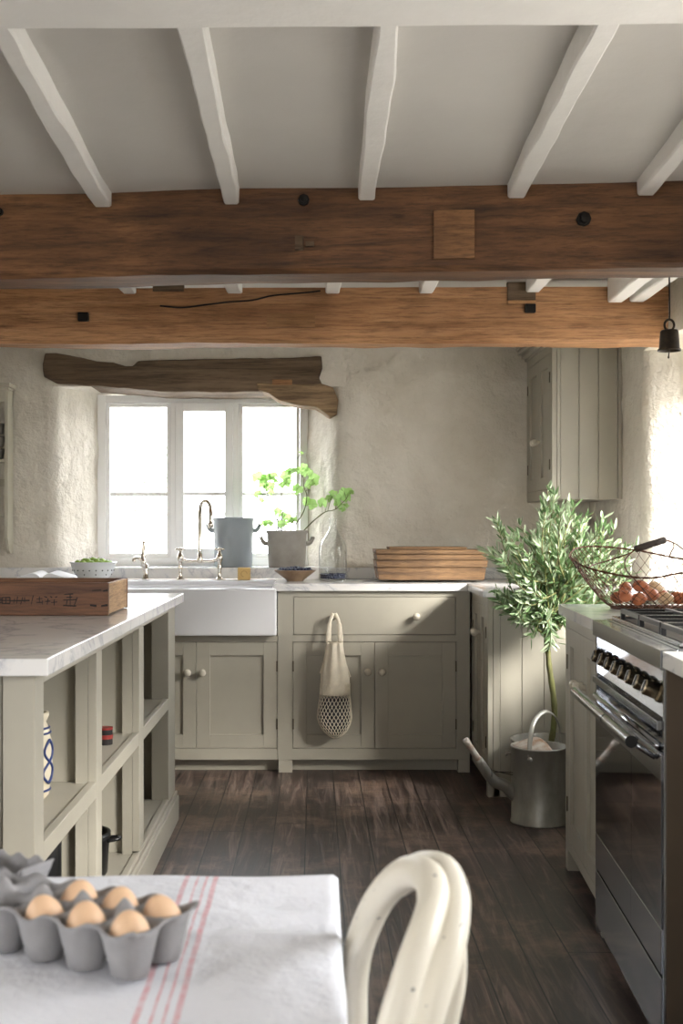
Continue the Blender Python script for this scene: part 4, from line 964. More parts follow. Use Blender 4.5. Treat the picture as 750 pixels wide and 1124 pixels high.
for tip in shoots:
    base = fork.lerp(cc, rnd.uniform(.25, .75))+Vector((rnd.uniform(-.07, .07), rnd.uniform(-.06, .06), rnd.uniform(-.04, .04)))
    low = tip.z < fork.z+.05
    base = base if not low else fork+Vector((rnd.uniform(-.03, .03), rnd.uniform(-.03, .03), .06))
    m1 = base.lerp(tip, .55)+Vector((rnd.uniform(-.04, .04), rnd.uniform(-.04, .04), -.035 if not low else .05))
    P = smoothpts([fork+Vector((0, 0, -.01)), base, m1, tip], 7)
    tube(bm, P, [.0048*(1-i/len(P))+.0011 for i in range(len(P))], 5)
    n = len(P)
    for i in range(int(n*.34), n):
        d = (P[min(n-1, i+1)]-P[i-1]).normalized()
        for s_ in range(2 if i < n-2 else 3):
            side = d.cross(Vector((rnd.uniform(-1, 1), rnd.uniform(-1, 1), rnd.uniform(-1, 1)))).normalized()
            oleaf(lfm, P[i]+d*rnd.uniform(-.008, .008), d*rnd.uniform(.6, 1.2)+side*rnd.uniform(.5, 1.0)+Vector((0, 0, .15)), rnd.uniform(.036, .060), rnd.uniform(.0048, .0075))
obj('trunk', bm, 'bark', ot, smooth=True); obj('foliage', lfm, 'olive', ot, smooth=None)
# ------------------------------------------------------------------ watering can
wcn = thing('watering_can', 'old galvanised watering can with long rusty spout on the floor', 'watering can', (.897, 4.722, 0))
R_ = .110; Hw = .305
bm = BM(); lathe(bm, [(0, .006), (R_-.006, .006), (R_-.002, 0), (R_+.003, .002), (R_+.003, .008), (R_, .012), (R_, Hw-.008), (R_+.003, Hw-.006), (R_+.003, Hw), (R_-.003, Hw), (R_-.003, .012), (0, .012)], (0, 0, 0), 48); obj('body', bm, 'zinc', wcn, smooth=True)
bm = BM(); n = 22                          # half-domed cover
rows = []
for i in range(n+1):
    a = PI*.62+PI*1.02*i/n-0.1; row = []
    for j in range(8):
        t = j/7; r_ = (R_-.001)*(1-t); row.append(bm.verts.new((r_*math.cos(a)-.0*t, r_*math.sin(a), Hw-.004+.036*math.sin(t*PI*.5))))
    rows.append(row)
for A, B in zip(rows, rows[1:]):
    for j in range(7): bm.faces.new((A[j], B[j], B[j+1], A[j+1]))
o = obj('cover', bm, 'zinc_rust', wcn, smooth=True); o.modifiers.new('t', 'SOLIDIFY').thickness = .002
o4 = wcn.location
def o5(px, py, D): return at(px, py, D)-o4
bm = BM(); P = smoothpts([(-.085, .0, .10), (-.135, -.01, .145), o5(541, 856, 4.66), o5(525, 833, 4.63)], 6); tube(bm, P, [.03-.014*i/len(P) for i in range(len(P))], 16); obj('spout', bm, 'zinc', wcn, smooth=True)
bm = BM(); P = smoothpts([o5(533, 845, 4.645), o5(525, 833, 4.63), o5(511, 812, 4.6)], 6); tube(bm, P, [.0155, .015, .0145, .014, .014, .0135, .013, .013, .013, .013, .0125, .0125, .0135], 16); obj('spout_end', bm, 'zinc_rust', wcn, smooth=True)['label'] = 'rust flecked end of the spout'
bm = BM()                                  # bail handle over the top
P = [Vector((.003+.073*math.cos(a*PI/20), -.088+.06*(a/20), Hw-.03+.0+.165*math.sin(a*PI/20))) for a in range(21)]
P = smoothpts([o5(582, 832, 4.63), o5(582, 815, 4.64), o5(585, 797, 4.66), o5(591, 786, 4.70), o5(600, 781, 4.74), o5(609, 786, 4.79), o5(614, 799, 4.82), o5(615, 820, 4.835)], 5)
tube(bm, P, .0095, 10, flat=.35); lathe(bm, [(0, -.003), (.010, -.002), (.010, .002), (0, .003)], o5(582, 834, 4.618), 14, 'Y'); obj('carry_handle', bm, 'zinc', wcn, smooth=True)
bm = BM(); c = o5(539, 850, 4.655)
tube(bm, [c+Vector((.0, .021*math.cos(a*PI/8), .021*math.sin(a*PI/8))) for a in range(16)], .0028, 6, True)
tube(bm, smoothpts([c+Vector((.01, -.018, .012)), c+Vector((.04, -.01, .012)), Vector((-.108, -.02, c.z-.003))], 4), .0018, 6); tube(bm, smoothpts([c+Vector((.01, .018, .012)), c+Vector((.04, .01, .006)), Vector((-.108, -.02, c.z-.012))], 4), .0018, 6)
obj('stay_wire', bm, 'iron', wcn, smooth=True)
# ------------------------------------------------------------------ right run (turned 3.8 degrees)
RX, RY, RA = .848, 4.11, -math.atan(.066)
def rl(x, t, z=0):                         # local: x into the units, t towards the camera
    c, s = math.cos(RA), math.sin(RA); return Vector((RX+x*c+t*s, RY+x*s-t*c, z))
# end cabinet : frame faces local -X. use a root turned by -90 deg: root-local x -> run t, root-local y -> run x
cab5 = thing('base_cabinet', 'narrow base cabinet left of the range cooker with two doors', 'cabinet', rl(.022, .02), RA-PI/2)
Wt = .715
cells = [(.045, Wt-.03, .113, .832)]
frame(cab5, cells, 0, Wt, .075, .872, legs=((0, .045), (Wt-.03, Wt)))
bm = BM(); bx(bm, .0, Wt-.002, .0225, .53, .075, .87); bx(bm, .0, .02, .0225, .53, 0, .075); obj('carcass', bm, 'paint', cab5)
m_ = .385
shaker(cab5, .045+G, m_-G/2, .115, .83, kx=m_-.045-.03, kz=.56, s=.058, hinge=0); shaker(cab5, m_+G/2, Wt-.03-G, .115, .83, kx=.03, kz=.56, s=.058, hinge=Wt-.03-m_-G)
wt5 = thing('worktop', 'marble worktop with the wire egg basket, beside the hob', 'worktop', rl(0, 0, WT-.035), RA)
bm = BM(); bx(bm, 0, .585, -.745, 0, 0, .035); obj('slab', bm, 'marble', wt5, bevel=.002)
# near cabinet + worktop
cab6 = thing('base_cabinet', 'base cabinet at the right edge on the near side of the cooker', 'cabinet', rl(.045, 1.618), RA-PI/2)
frame(cab6, [(.03, .97, .113, .832)], 0, 1.0, .075, .872, legs=((0, .05), (.95, 1.0)))
bm = BM(); bx(bm, .0, 1.0, .0225, .5, .075, .87); obj('carcass', bm, 'paint', cab6)
shaker(cab6, .032, .499, .115, .83, kx=.43, kz=.56); shaker(cab6, .501, .968, .115, .83, kx=.04, kz=.56)
wt6 = thing('worktop', 'marble worktop edge at the far right on the near side of the cooker', 'worktop', rl(-.006, 1.613, WT-.035), RA)
bm = BM(); bx(bm, 0, .585, -1.02, 0, 0, .035); obj('slab', bm, 'marble', wt6, bevel=.002)
# range cooker. root-local: x = t (0..TW), y = depth into unit, z up
TW = .85
rg_ = thing('range_cooker', 'stainless steel range cooker with double oven and black gas hob', 'cooker', rl(0, .752), RA-PI/2)
def RB(name, mt, *boxes, bevel=.0015, parent=None, label=None):
    bm = BM()
    for b_ in boxes: bx(bm, *b_)
    o = obj(name, bm, mt, parent or rg_, bevel=bevel)
    if label: o['label'] = label
    return o
RB('body', 'steel', (.0, .02, .0, .6, .03, .90), (TW-.014, TW-.001, -.0, .6, .0, .90), (.0, TW-.002, .045, .58, .06, .76), (.02, TW-.02, .07, .58, .76, .86), bevel=.001)
RB('side_panel', 'steel_reflecting_brown', (TW-.0008, TW+.004, .004, .6, .0, .90))
RB('front_rim', 'steel', (.0, TW, -.008, .03, .866, .909))
RB('hob_plate', 'steel', (.0, TW, .031, .585, .895, .912), (.03, TW-.03, .04, .05, .912, .922), (.03, TW-.03, .56, .57, .912, .922), (.03, .04, .05, .56, .912, .922), (TW-.04, TW-.03, .05, .56, .912, .922))
RB('burner_well', 'black', (.042, TW-.042, .052, .555, .9125, .9145))
# console: inclined plate recessed
bm = BM(); v = [bm.verts.new(p) for p in ((.02, .010, .757), (TW-.014, .010, .757), (TW-.014, .055, .866), (.02, .055, .866), (.02, .03, .757), (TW-.014, .03, .757), (TW-.014, .07, .866), (.02, .07, .866))]
for f in ((0, 1, 2, 3), (7, 6, 5, 4), (0, 4, 5, 1), (1, 5, 6, 2), (2, 6, 7, 3), (3, 7, 4, 0)): bm.faces.new([v[i] for i in f])
obj('console', bm, 'steel', rg_)
for i in range(8):
    t = .075+i*(TW-.19)/7; bm = BM()
    lathe(bm, [(0, -.012), (.023, -.012), (.023, -.022), (.0185, -.026), (.0175, -.055), (.015, -.058), (0, -.058)], (0, 0, 0), 22, 'Y'); kb = obj('control_knob', bm, 'knob_metal', rg_, smooth=False, loc=(t, .035, .797)); autosmooth(kb, 35); kb.rotation_euler = (-.35, 0, 0)
    bm = BM(); bx(bm, -.0022, .0022, -.0605, -.0575, -.012, .014); obj('pointer', bm, 'black', kb)
for t in (.17, .70):
    bm = BM(); lathe(bm, [(0, -.004), (.004, -.003), (.004, .01), (0, .01)], (t, .042, .845), 10, 'Y'); obj('indicator_lamp', bm, pm('red_lamp', rgb(170, 20, 20), .3), rg_)
RB('console_ledge', 'steel', (.02, TW-.014, -.012, .04, .736, .756))
RB('vent_strip', 'steel', (.02, TW-.014, .018, .04, .682, .735), *[(.05+k*.022, .064+k*.022, .012, .019, .7245, .7285) for k in range(34)])
bm = BM(); tube(bm, [(.03, -.004, .70), (TW-.03, -.004, .70)], .009, 12); obj('towel_bar', bm, 'steel', rg_, smooth=True)
sm = 1.27-.752
for (a, c, nm) in ((.021, sm-.0015, 'wide'), (sm+.0015, TW-.015, 'narrow')):
    d = RB('oven_door', 'steel', (a, c, -.004, .02, .626, .680), (a, c, -.004, .02, .215, .312), (a+.001, c-.001, .004, .02, .31, .63))
    RB('door_glass', 'oven_glass', (a, c, -.003, .0035, .3125, .6255), parent=d, bevel=0)
    # handle
    h0, h1 = (a+.012, c-.003) if nm == 'wide' else (a+.006, c-.02)
    bm = BM(); tube(bm, [(h0, -.062, .708), (h1, -.062, .708)], .0138, 18); hd = obj('door_handle', bm, 'steel', d, smooth=False); autosmooth(hd, 40)
    for hx in (h0+.035, h1-.035):
        bm = BM(); tube(bm, [(hx, -.060, .706), (hx, -.03, .685), (hx, -.004, .668)], .006, 10); obj('handle_bracket', bm, 'steel', d, smooth=True)
    bm = BM(); lathe(bm, [(0, -.003), (.0135, -.003), (.0135, .0), (0, 0)], (h1+.0035, -.062, .708), 16, 'X'); obj('end_cap', bm, 'black', d)
RB('storage_drawer', 'steel', (.021, TW-.015, -.004, .03, .06, .207))
for t in (.05, TW-.05):
    bm = BM(); lathe(bm, [(0, 0), (.02, 0), (.018, .06), (0, .06)], (t, .08, 0), 14); obj('foot', bm, 'black', rg_)
# pan supports
for g_ in range(3):
    a = .055+g_*(TW-.11)/3; c = a+(TW-.11)/3-.01; B_ = []
    z0_, z1_ = .932, .944
    for yy_ in (.065, .30, .535): B_.append((a, c, yy_-.005, yy_+.005, z0_, z1_))
    for xx_ in (a+.005, (a+c)/2, c-.005): B_.append((xx_-.005, xx_+.005, .06, .54, z0_, z1_))
    for yy_ in (.18, .42): B_.append((a+.02, c-.02, yy_-.004, yy_+.004, z0_+.001, z1_+.004))
    for xx_ in (a+.005, c-.005):
        for yy_ in (.065, .535): B_.append((xx_-.006, xx_+.006, yy_-.006, yy_+.006, .9145, z0_+.001))
    RB('pan_support', 'black', *B_, bevel=.001)
    for yy_ in (.18, .42):
        bm = BM(); lathe(bm, [(0, .9145), (.045, .9145), (.045, .920), (.032, .922), (.032, .929), (0, .930)], ((a+c)/2, yy_, 0), 24); obj('burner', bm, 'black', rg_)
# ------------------------------------------------------------------ wire egg basket
bc = Vector((at(722, 664, 3.86).x, 3.86, WT))
bs_ = thing('wire_egg_basket', 'rusty wire basket with wooden grip holding eggs on the worktop', 'basket', bc)
rim_px = [(625, 611, 3.86), (629, 604, 3.95), (640, 600.5, 4.02), (660, 600, 4.06), (695, 603.5, 4.09), (715, 607, 4.1), (740, 612, 4.1), (765, 616, 4.04), (790, 622, 3.9), (792, 630, 3.8), (775, 632, 3.72), (750, 629, 3.68), (720, 634, 3.66), (695, 633.5, 3.66), (668, 629, 3.68), (645, 623, 3.73), (633, 617, 3.79)]
rim = smoothpts([at(*p)-bc for p in rim_px], 8, True)
bm = BM()
for ph in (0, PI):
    P = []
    for i, p in enumerate(rim):
        a = i*.9+ph; P.append(p+Vector((0, math.cos(a), math.sin(a)))*.0017)
    tube(bm, P, .0021, 5, True)
obj('rim', bm, 'wire', bs_, smooth=True)
bm = BM(); nb_ = len(rim); bR = (.150, .105)
base = [Vector((bR[0]*math.cos(a), bR[1]*math.sin(a), .008)) for a in [2*PI*i/nb_ for i in range(nb_)]]
def rimang(p): return math.atan2(p.y/.19, p.x/.28) % (2*PI)
ra = sorted([(rimang(p), p) for p in rim], key=lambda q_: q_[0])
def rimat(a):
    a %= 2*PI; return min(ra, key=lambda q_: min(abs(q_[0]-a), 2*PI-abs(q_[0]-a)))[1]
ns = 54
for fam in (1, -1):
    for s_ in range(ns):
        a0 = 2*PI*s_/ns; P = []
        for i in range(10):
            t = i/9; a = a0+fam*.55*t; top = rimat(a); b_ = Vector((bR[0]*math.cos(a), bR[1]*math.sin(a), .006)); e = t**1.5 if t > 0 else 0
            p = b_.lerp(top, t); p.z = b_.z+(top.z-b_.z)*(t**1.35); P.append(p)
        P[-1] = rimat(a0+fam*.55)
        tube(bm, P, .0010, 4, cap=False)
for k in range(-6, 7):                      # flat base grid
    y_ = k*.0155; hx = bR[0]*math.sqrt(max(0, 1-(y_/bR[1])**2)); tube(bm, [(-hx, y_, .006), (hx, y_, .006)], .0009, 4)
for k in range(-9, 10):
    x_ = k*.0155; hy = bR[1]*math.sqrt(max(0, 1-(x_/bR[0])**2)); tube(bm, [(x_, -hy, .0065), (x_, hy, .0065)], .0009, 4)
obj('wire_mesh', bm, 'wire', bs_, smooth=True)
bm = BM(); tube(bm, [Vector((bR[0]*math.cos(a), bR[1]*math.sin(a), .003)) for a in [2*PI*i/50 for i in range(50)]], .0025, 6, True)
for px_, py_, D in ((650, 630, 3.72), (695, 634, 3.66)): tube(bm, [rimat(rimang(at(px_, py_, D)-bc)), Vector((-.12, -.06, .003)) if px_ < 670 else Vector((-.02, -.1, .003))], .002, 6)
obj('base_ring', bm, 'wire', bs_, smooth=True)
bm = BM()
g0, g1 = at(697.5, 603, 3.86)-bc, at(730.5, 592.5, 3.88)-bc; tube(bm, [g0, g0.lerp(g1, .03), g0.lerp(g1, .97), g1], [.0095, .0112, .0112, .0095], 14); obj('wooden_grip', bm, 'grip', bs_, smooth=True)
bm = BM()
for P in ([g0, at(692, 607, 3.86)-bc, at(672, 614, 3.84)-bc, at(655, 619, 3.8)-bc, at(645, 623, 3.73)-bc], [g0, at(690, 610, 3.84)-bc, at(686, 618, 3.8)-bc, at(689, 628, 3.72)-bc, at(694, 633, 3.66)-bc], [g1, at(738, 595, 3.9)-bc, at(740, 600, 3.95)-bc, at(737, 606, 4.05)-bc, at(735, 611, 4.1)-bc], [g1, at(742, 597, 3.9)-bc, at(754, 606, 3.9)-bc, at(764, 614, 3.98)-bc, at(768, 617, 4.03)-bc]): tube(bm, smoothpts(P, 6), .0023, 6)
tube(bm, [g0, g1], .0022, 6); obj('handle_wire', bm, 'wire', bs_, smooth=True)
eggs = [(678, 656, 3.80, 'b', .3, 'leftmost brown egg in the wire basket'), (688, 654, 3.74, 'b', 1.2, 'large brown egg second from the left at the front of the wire basket'), (702, 657, 3.75, 'b', -.9, 'brown egg leaning at the front middle of the wire basket'),
 (714, 653, 3.77, 'b', .8, 'brown egg standing upright right of the middle of the wire basket'), (731, 657, 3.78, 'c', .5, 'cream egg at the front of the wire basket'), (744, 656, 3.83, 'b', -.8, 'brown egg at the right side of the wire basket'),
 (704, 643.5, 3.84, 'b', .6, 'brown egg on top of the pile in the wire basket'), (720, 645, 3.87, 'c', -.7, 'cream egg on top of the pile in the wire basket'), (687, 645.5, 3.87, 'b', -.4, 'brown egg at the back left of the pile in the wire basket'), (755, 656, 3.78, 'b', .3, 'brown egg at the far right edge of the picture in the wire basket'), (728, 654, 3.92, 'b', 1.4, 'brown egg at the back of the wire basket behind the cream one')]
def egg(mt, label, grp):
    bm = BM(); lathe(bm, ell(.0200, .0262, 22, 16, .13), (0, 0, 0), 22); o = obj('egg', bm, mt, smooth=True); return tag(o, label, 'egg', grp)
proto = {}
EP = [at(px, py, D) for (px, py, D, *_r) in eggs]
for _ in range(80):
    for i in range(len(EP)):
        for j in range(i):
            d = EP[i]-EP[j]
            if d.length < .0475: m_ = d.normalized()*(.0475-d.length)*.5; EP[i] += m_; EP[j] -= m_
        EP[i].z = min(max(EP[i].z, WT+.0315), WT+.075)
for p, (px, py, D, k_, tilt, lab) in zip(EP, eggs):
    if k_ not in proto: proto[k_] = o = egg('egg_brown' if k_ == 'b' else 'egg_cream', lab, 'eggs in the wire basket')
    else: o = dup(proto[k_], None, None, lab)
    o.location = p; o.rotation_euler = (random.uniform(.9, 1.7)*random.choice((-1, 1)), tilt, tilt*2)
# ------------------------------------------------------------------ cow bell
bq = at(735, 373, 4.2)
be = thing('hanging_bell', 'small dark iron bell hanging on a cord at the right', 'bell', bq)
bm = BM(); lathe(bm, [(0, .034), (.028, .034), (.032, .028), (.036, -.03), (.041, -.034), (.041, -.040), (.035, -.037), (.030, .024), (0, .028)], (0, 0, 0), 28); obj('bell_body', bm, 'bell', be, smooth=True)
bm = BM(); tube(bm, [(.017*math.cos(a*PI/9), 0, .052+.02*math.sin(a*PI/9)) for a in range(18)], .0045, 8, True); obj('ring', bm, 'bell', be, smooth=True)
bm = BM(); tube(bm, [(0, 0, .03), (.001, 0, -.03), (-.003, 0, -.062)], .0024, 6); lathe(bm, [(0, -.006), (.0045, 0), (0, .006)], (-.003, 0, -.062), 8); obj('clapper', bm, 'bell', be, smooth=True)
bm = BM(); tube(bm, smoothpts([(0, 0, .072), (.001, 0, .1), (0, 0, .2), (0, 0, CZ-bq.z+.005)], 4), .0027, 6); obj('cord', bm, 'ink', be)
# ------------------------------------------------------------------ table, cloth, chair, eggs
TZ = .75; TX1, TY1, TX0, TY0 = .020, 1.405, -1.05, .55
tb = thing('dining_table', 'dining table in the foreground under the striped cloth', 'table', ((TX0+TX1)/2, (TY0+TY1)/2, 0))
cx_, cy_ = tb.location.x, tb.location.y; hx, hy = (TX1-TX0)/2, (TY1-TY0)/2
bm = BM(); bx(bm, -hx, hx, -hy, hy, TZ-.03, TZ-.004); obj('tabletop', bm, 'lintel2', tb, bevel=.004)
bm = BM(); bx(bm, -hx+.06, hx-.06, -hy+.05, -hy+.07, TZ-.12, TZ-.03); bx(bm, -hx+.06, hx-.06, hy-.07, hy-.05, TZ-.12, TZ-.03); bx(bm, -hx+.05, -hx+.07, -hy+.07, hy-.07, TZ-.12, TZ-.03); bx(bm, hx-.07, hx-.05, -hy+.07, hy-.07, TZ-.12, TZ-.03); obj('apron', bm, 'lintel2', tb)
for sx_ in (-1, 1):
    for sy_ in (-1, 1):
        bm = BM(); tube(bm, [(sx_*(hx-.07), sy_*(hy-.07), 0), (sx_*(hx-.07), sy_*(hy-.07), .35), (sx_*(hx-.07), sy_*(hy-.07), TZ-.03)], [.02, .03, .033], 14); obj('leg', bm, 'lintel2', tb, smooth=True)
bm = BM(); nx, ny = 150, 130; g = []; DR = .24
def clothpt(u_, v_):
    """unrolled cloth coordinate -> draped point"""
    x = max(TX0, min(TX1, u_)); y = max(TY0, min(TY1, v_)); ex = u_-x; ey = v_-y; z = TZ; r_ = .008
    def fold(e):
        s_ = abs(e)
        if s_ < r_*PI/2: a = s_/r_; return r_*math.sin(a), r_*(1-math.cos(a))
        return r_+.01*(s_-r_*PI/2)*1.0, r_+(s_-r_*PI/2)
    ox, dx_ = fold(ex); oy, dy_ = fold(ey); X_ = x+math.copysign(ox, ex) if ex else x; Y_ = y+math.copysign(oy, ey) if ey else y
    z -= max(dx_, dy_) if not (ex and ey) else (dx_+dy_)*.72
    if (ex or ey):
        hang = min(1, (abs(ex)+abs(ey))/.1); X_ += (.003 if ex > 0 else .01)*hang*math.sin(v_*32)*(1 if ex else 0); Y_ += .010*hang*math.sin(u_*30)*(1 if ey else 0)
    w_ = .0065*(fn((u_, v_, 0), 5)+.6*fn((u_*.5, v_*1.6, 4), 11))+.003
    w_ += .0045*math.exp(-((v_-1.192+.07*(u_+.1)+.012*math.sin(u_*9))/.011)**2)*(1 if u_ > -.28 else math.exp(-((u_+.28)/.08)**2))
    w_ += .003*math.exp(-((v_-.93-.3*u_)/.02)**2)
    return Vector((X_, Y_, z+w_))
for i in range(nx+1):
    row = []
    for j in range(ny+1):
        u_ = TX0-DR+(TX1-TX0+2*DR)*i/nx; v_ = TY0-DR+(TY1-TY0+2*DR)*j/ny; row.append(bm.verts.new(clothpt(u_, v_)))
    g.append(row)
for i in range(nx):
    for j in range(ny): bm.faces.new((g[i][j], g[i+1][j], g[i+1][j+1], g[i][j+1]))
o = obj('tablecloth', bm, 'linen', smooth=None); tag(o, 'white linen tablecloth with thin red stripes on the foreground table', 'tablecloth'); autosmooth(o, 80)
# egg carton
pr, pc = Vector((.88, -.47, 0)).normalized()*.050, Vector((.47, .88, 0)).normalized()*.050
c00 = Vector((-.168, 1.080, TZ+.008))
ctn = thing('egg_carton', 'open grey paper egg carton with eggs on the tablecloth', 'egg carton', c00, math.atan2(pr.y, pr.x))
bm = BM(); n_u, n_v = 5, 2; res = 14; g = []
for i in range(n_u*res+1):
    row = []
    for j in range(n_v*res+1):
        u_ = i/res; v_ = j/res; fu, fv = (u_ % 1 if i < n_u*res else 1)-.5, (v_ % 1 if j < n_v*res else 1)-.5
        r_ = (abs(fu)**2.6+abs(fv)**2.6)**(1/2.6)
        t = max(0, min(1, (r_-.29)/(.475-.29))); z_ = .001+.045*t**.9
        # scalloped front rim + posts between cups
        du, dv = abs(u_-round(u_)), abs(v_-1)
        if 0 < round(u_) < n_u: z_ += .014*math.exp(-((du/.16)**2+(dv/.16)**2))
        if j == 0 or j == n_v*res: z_ += -.004*math.cos(2*PI*fu)
        row.append(bm.verts.new(((u_-n_u+.5)*.05, (v_-.5)*.05, z_)))
    g.append(row)
for i in range(n_u*res):
    for j in range(n_v*res): bm.faces.new((g[i][j], g[i+1][j], g[i+1][j+1], g[i][j+1]))
o = obj('tray', bm, 'pulp', ctn, smooth=None); o.data.polygons.foreach_set('use_smooth', [True]*len(o.data.polygons)); md = o.modifiers.new('t', 'SOLIDIFY'); md.thickness = .0022; md.offset = -1
bm = BM(); g = []                          # lid hinged back
for i in range(49):
    row = []
    for j in range(25):
        u_, v_ = i/48, j/24; e = min(u_*1.5*.05, (1-u_)*1.5*.05, v_*.1, (1-v_)*.1); z_ = .046-.03*min(1, e/.014)+(.003*math.sin(u_*20) if e < .012 else 0)
        row.append(bm.verts.new(((u_*1.6-5.6)*.05, .078+v_*.05, z_)))
    g.append(row)
for i in range(48):
    for j in range(24): bm.faces.new((g[i][j], g[i+1][j], g[i+1][j+1], g[i][j+1]))
for v in bm.verts:                         # shorten the near end so only the left part stands behind
    pass
o = obj('lid', bm, 'pulp', ctn, smooth=None); o.data.polygons.foreach_set('use_smooth', [True]*len(o.data.polygons)); md = o.modifiers.new('t', 'SOLIDIFY'); md.thickness = .0022
o6 = egg('egg_pale', 'pale egg, right one in the front row of the grey carton', 'eggs in the grey carton')
labs = {(0, 0): 'pale egg, right one in the front row of the grey carton', (1, 0): 'pale egg, middle one in the front row of the grey carton', (2, 0): 'pale egg, left one in the front row of the grey carton', (0, 1): 'pale egg, right one in the back row of the grey carton', (1, 1): 'pale egg, middle one in the back row of the grey carton', (2, 1): 'pale egg, left one in the back row of the grey carton'}
for (i, j), lab in labs.items():
    p = c00-pr*i+pc*j+Vector((0, 0, .033)); o = o6 if (i, j) == (0, 0) else dup(o6, p, 0, lab); o.location = p; o.rotation_euler = (random.uniform(-.25, .25), random.uniform(-.25, .25), i)
# chair: bentwood loops beside the table
ch = thing('bentwood_chair', 'cream painted bentwood chair with chipped paint tucked beside the table', 'chair', (-.06, 1.03, 0))
oc = ch.location
def cp(px, py, D): return at(px, py, D)-oc
m, nt, b = newmat('chipped_chair_paint'); L = nt.links.new
tc = N(nt, 'ShaderNodeTexCoord'); n1 = N(nt, 'ShaderNodeTexNoise', Scale=75, Detail=2, Roughness=.5); L(tc.outputs['Object'], n1.inputs['Vector'])
r = ramp(nt, [(.705, rgb(214, 207, 191)), (.715, rgb(110, 106, 102))]); L(n1.outputs['Fac'], r.inputs['Fac']); L(r.outputs[0], b.inputs['Base Color']); b.inputs['Roughness'].default_value = .4
M['chair'] = m
outer = smoothpts([cp(388, 1180, 1.245), cp(388, 1120, 1.24), cp(389, 1072, 1.23), cp(397, 1030, 1.20), cp(416, 988, 1.16), cp(440, 962, 1.11), cp(460, 957, 1.06), cp(473, 968, 1.02), cp(475, 990, .99), cp(467, 1018, .965), cp(455, 1050, .95), cp(443, 1088, .94), cp(432, 1124, .935), cp(418, 1185, .93)], 9)
bm = BM(); tube(bm, outer, [.0150 if i < 60 else .0150-.0022*min(1, (i-60)/15) for i in range(len(outer))], 18); obj('back_loop', bm, 'chair', ch, smooth=True)
bm = BM(); P = smoothpts([cp(436, 970, 1.14), cp(446, 962, 1.125), cp(464, 953, 1.10), cp(484, 957, 1.055), cp(495, 982, 1.02), cp(494, 1018, 1.0), cp(486, 1056, .985), cp(475, 1092, .975), cp(466, 1124, .97), cp(448, 1190, .965)], 9); tube(bm, P, [.0135+.003*max(0, math.sin(PI*i/len(P))) for i in range(len(P))], 18); obj('outer_loop', bm, 'chair', ch, smooth=True)
bm = BM(); P = smoothpts([cp(499, 1010, 1.03), cp(502, 1040, 1.03), cp(501, 1080, 1.03), cp(493, 1124, 1.03), cp(483, 1190, 1.03)], 9); tube(bm, P, .0085, 12); obj('brace', bm, 'chair', ch, smooth=True)
bm = BM(); sc_ = (-.09, 0, .45); lathe(bm, [(0, -.02), (.19, -.02), (.205, -.005), (.205, .008), (.19, .016), (.1, .010), (0, .006)], sc_, 40); obj('seat', bm, 'chair', ch, smooth=True)
e0, e1 = outer[0], outer[-1]
for e in (e0, e1):
    bm = BM(); tube(bm, smoothpts([e+Vector((0, 0, .02)), Vector((.08, e.y*.85, .46)), Vector((.13, e.y*1.0, 0.001))], 8), .0145, 14); obj('rear_leg', bm, 'chair', ch, smooth=True)
for s_ in (-1, 1):
    bm = BM(); tube(bm, smoothpts([(-.2, s_*.13, .43), (-.22, s_*.14, .2), (-.25, s_*.155, 0.001)], 5), .0145, 14); obj('front_leg', bm, 'chair', ch, smooth=True)
bm = BM(); tube(bm, [(-.08+.15*math.cos(a*PI/16), .15*math.sin(a*PI/16), .26) for a in range(32)], .0085, 10, True); obj('stretcher_ring', bm, 'chair', ch, smooth=True)
# ------------------------------------------------------------------ outside
bm = BM(); bx(bm, -40, 40, -40, 60, -.6, -.35); g_ = obj('garden_ground', bm, 'grass'); struct(g_); g_.name = 'floor_outside'
gw = thing('garden_wall', 'faint pale garden wall and rail outside the window', 'wall', (-3.5, 16, -.35))
bm = BM(); bx(bm, -9, 9, 0, .4, 0, 1.1); obj('stone_course', bm, 'stone_out', gw)
bm = BM(); bx(bm, -9, 9, .15, .2, 1.7, 1.76)
for k in range(31): bx(bm, -9+k*.6, -8.93+k*.6, .14, .21, 1.1, 1.72)
obj('railing', bm, 'ashtile', gw)
tr = thing('garden_tree', 'faint round tree outside the left pane of the window', 'tree', (at(152, 500, 20).x, 20, -.35))
bm = BM(); tube(bm, [(0, 0, 0), (0, 0, 1.6), (0, 0, 2.6)], [.12, .09, .05], 10); obj('trunk', bm, 'stone_out', tr)  # pale stone tone fades the trunk into the glare as well
bm = BM(); rt = random.Random(3)
for k in range(1500):
    a, b_, r_ = rt.uniform(0, 2*PI), math.acos(rt.uniform(-1, 1)), .8*rt.random()**.4
    c = Vector((r_*math.sin(b_)*math.cos(a), r_*math.sin(b_)*math.sin(a), 2.5+r_*1.05*math.cos(b_))); d = Vector((rt.uniform(-1, 1), rt.uniform(-1, 1), rt.uniform(-1, 1))).normalized()*.07; e = d.orthogonal().normalized()*.035
    bm.faces.new([bm.verts.new(c-d), bm.verts.new(c+e), bm.verts.new(c+d), bm.verts.new(c-e)])
obj('crown', bm, 'tree_out', tr, smooth=None)
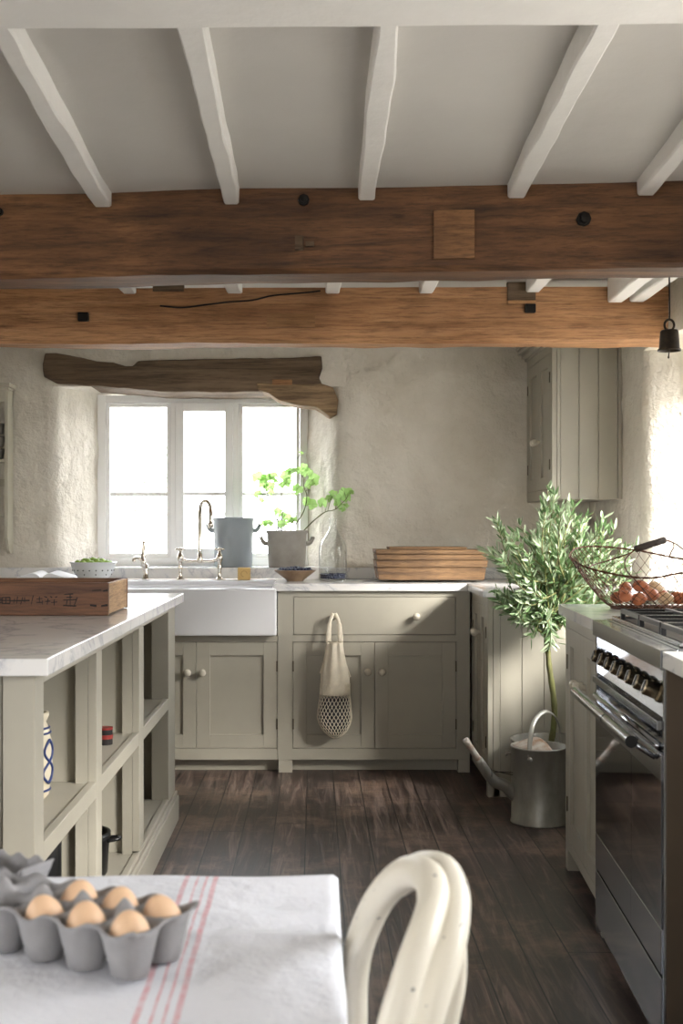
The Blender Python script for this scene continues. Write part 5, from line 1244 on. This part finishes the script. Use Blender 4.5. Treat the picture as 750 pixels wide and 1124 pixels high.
# ------------------------------------------------------------------ light
wd = bpy.data.worlds.new('sky'); sc.world = wd; wd.use_nodes = True; nt = wd.node_tree; L = nt.links.new
bg = nt.nodes['Background']; tc = N(nt, 'ShaderNodeTexCoord'); sx = N(nt, 'ShaderNodeSeparateXYZ'); L(tc.outputs['Generated'], sx.inputs[0])
r = ramp(nt, [(0, (1, .985, .965, 1)), (.5, (.90, .94, 1, 1))]); L(sx.outputs['Z'], r.inputs['Fac']); L(r.outputs[0], bg.inputs['Color']); bg.inputs['Strength'].default_value = 9.0
def portal(loc, rot, sx_, sy_):
    l = bpy.data.lights.new('window_portal', 'AREA'); l.shape = 'RECTANGLE'; l.size = sx_; l.size_y = sy_; l.cycles.is_portal = True
    o = bpy.data.objects.new('window_portal', l); COL.objects.link(o); o.location = loc; o.rotation_euler = rot
portal((wx0+W/2, YW+.08, wz0+H/2), (-PI/2, 0, 0), W, H)
portal((XR+.44, (W2a+W2b)/2, 1.44), (PI/2, 0, PI/2), W2b-W2a, 1.05)
portal((XR+.44, (W3a+W3b)/2, 1.475), (PI/2, 0, PI/2), W3b-W3a, 1.05)
portal((XL-.37, (W4a+W4b)/2, 1.45), (PI/2, 0, -PI/2), W4b-W4a, 1.1)
portal(((W5a+W5b)/2, YF-.37, 1.4), (PI/2, 0, 0), W5b-W5a, 1.0)
sl = bpy.data.lights.new('hazy_sun', 'SUN'); sl.energy = 17; sl.angle = .38; sl.color = (1, .96, .9); so_ = bpy.data.objects.new('hazy_sun', sl); COL.objects.link(so_)
so_.location = (6, 0, 6); so_.rotation_euler = Vector((-.63, .54, -.47)).to_track_quat('-Z', 'Y').to_euler()
# ------------------------------------------------------------------ camera
cd = bpy.data.cameras.new('camera'); cam = bpy.data.objects.new('camera', cd); COL.objects.link(cam); sc.camera = cam
cam.location = (0, 0, CAMZ); cam.rotation_euler = (PI/2, 0, 0)
cd.sensor_fit = 'VERTICAL'; cd.sensor_height = 36; cd.sensor_width = 24; cd.lens = 36*F/1124
cd.shift_x = (375-VX)/1124; cd.shift_y = (VY-562)/1124
cd.clip_start = .05; cd.clip_end = 200
cd.dof.use_dof = True; cd.dof.focus_distance = 5.2; cd.dof.aperture_fstop = 9
vs = sc.view_settings; vs.view_transform = 'Standard'; vs.look = 'None'; vs.exposure = .88; vs.gamma = 1; vs.use_curve_mapping = False
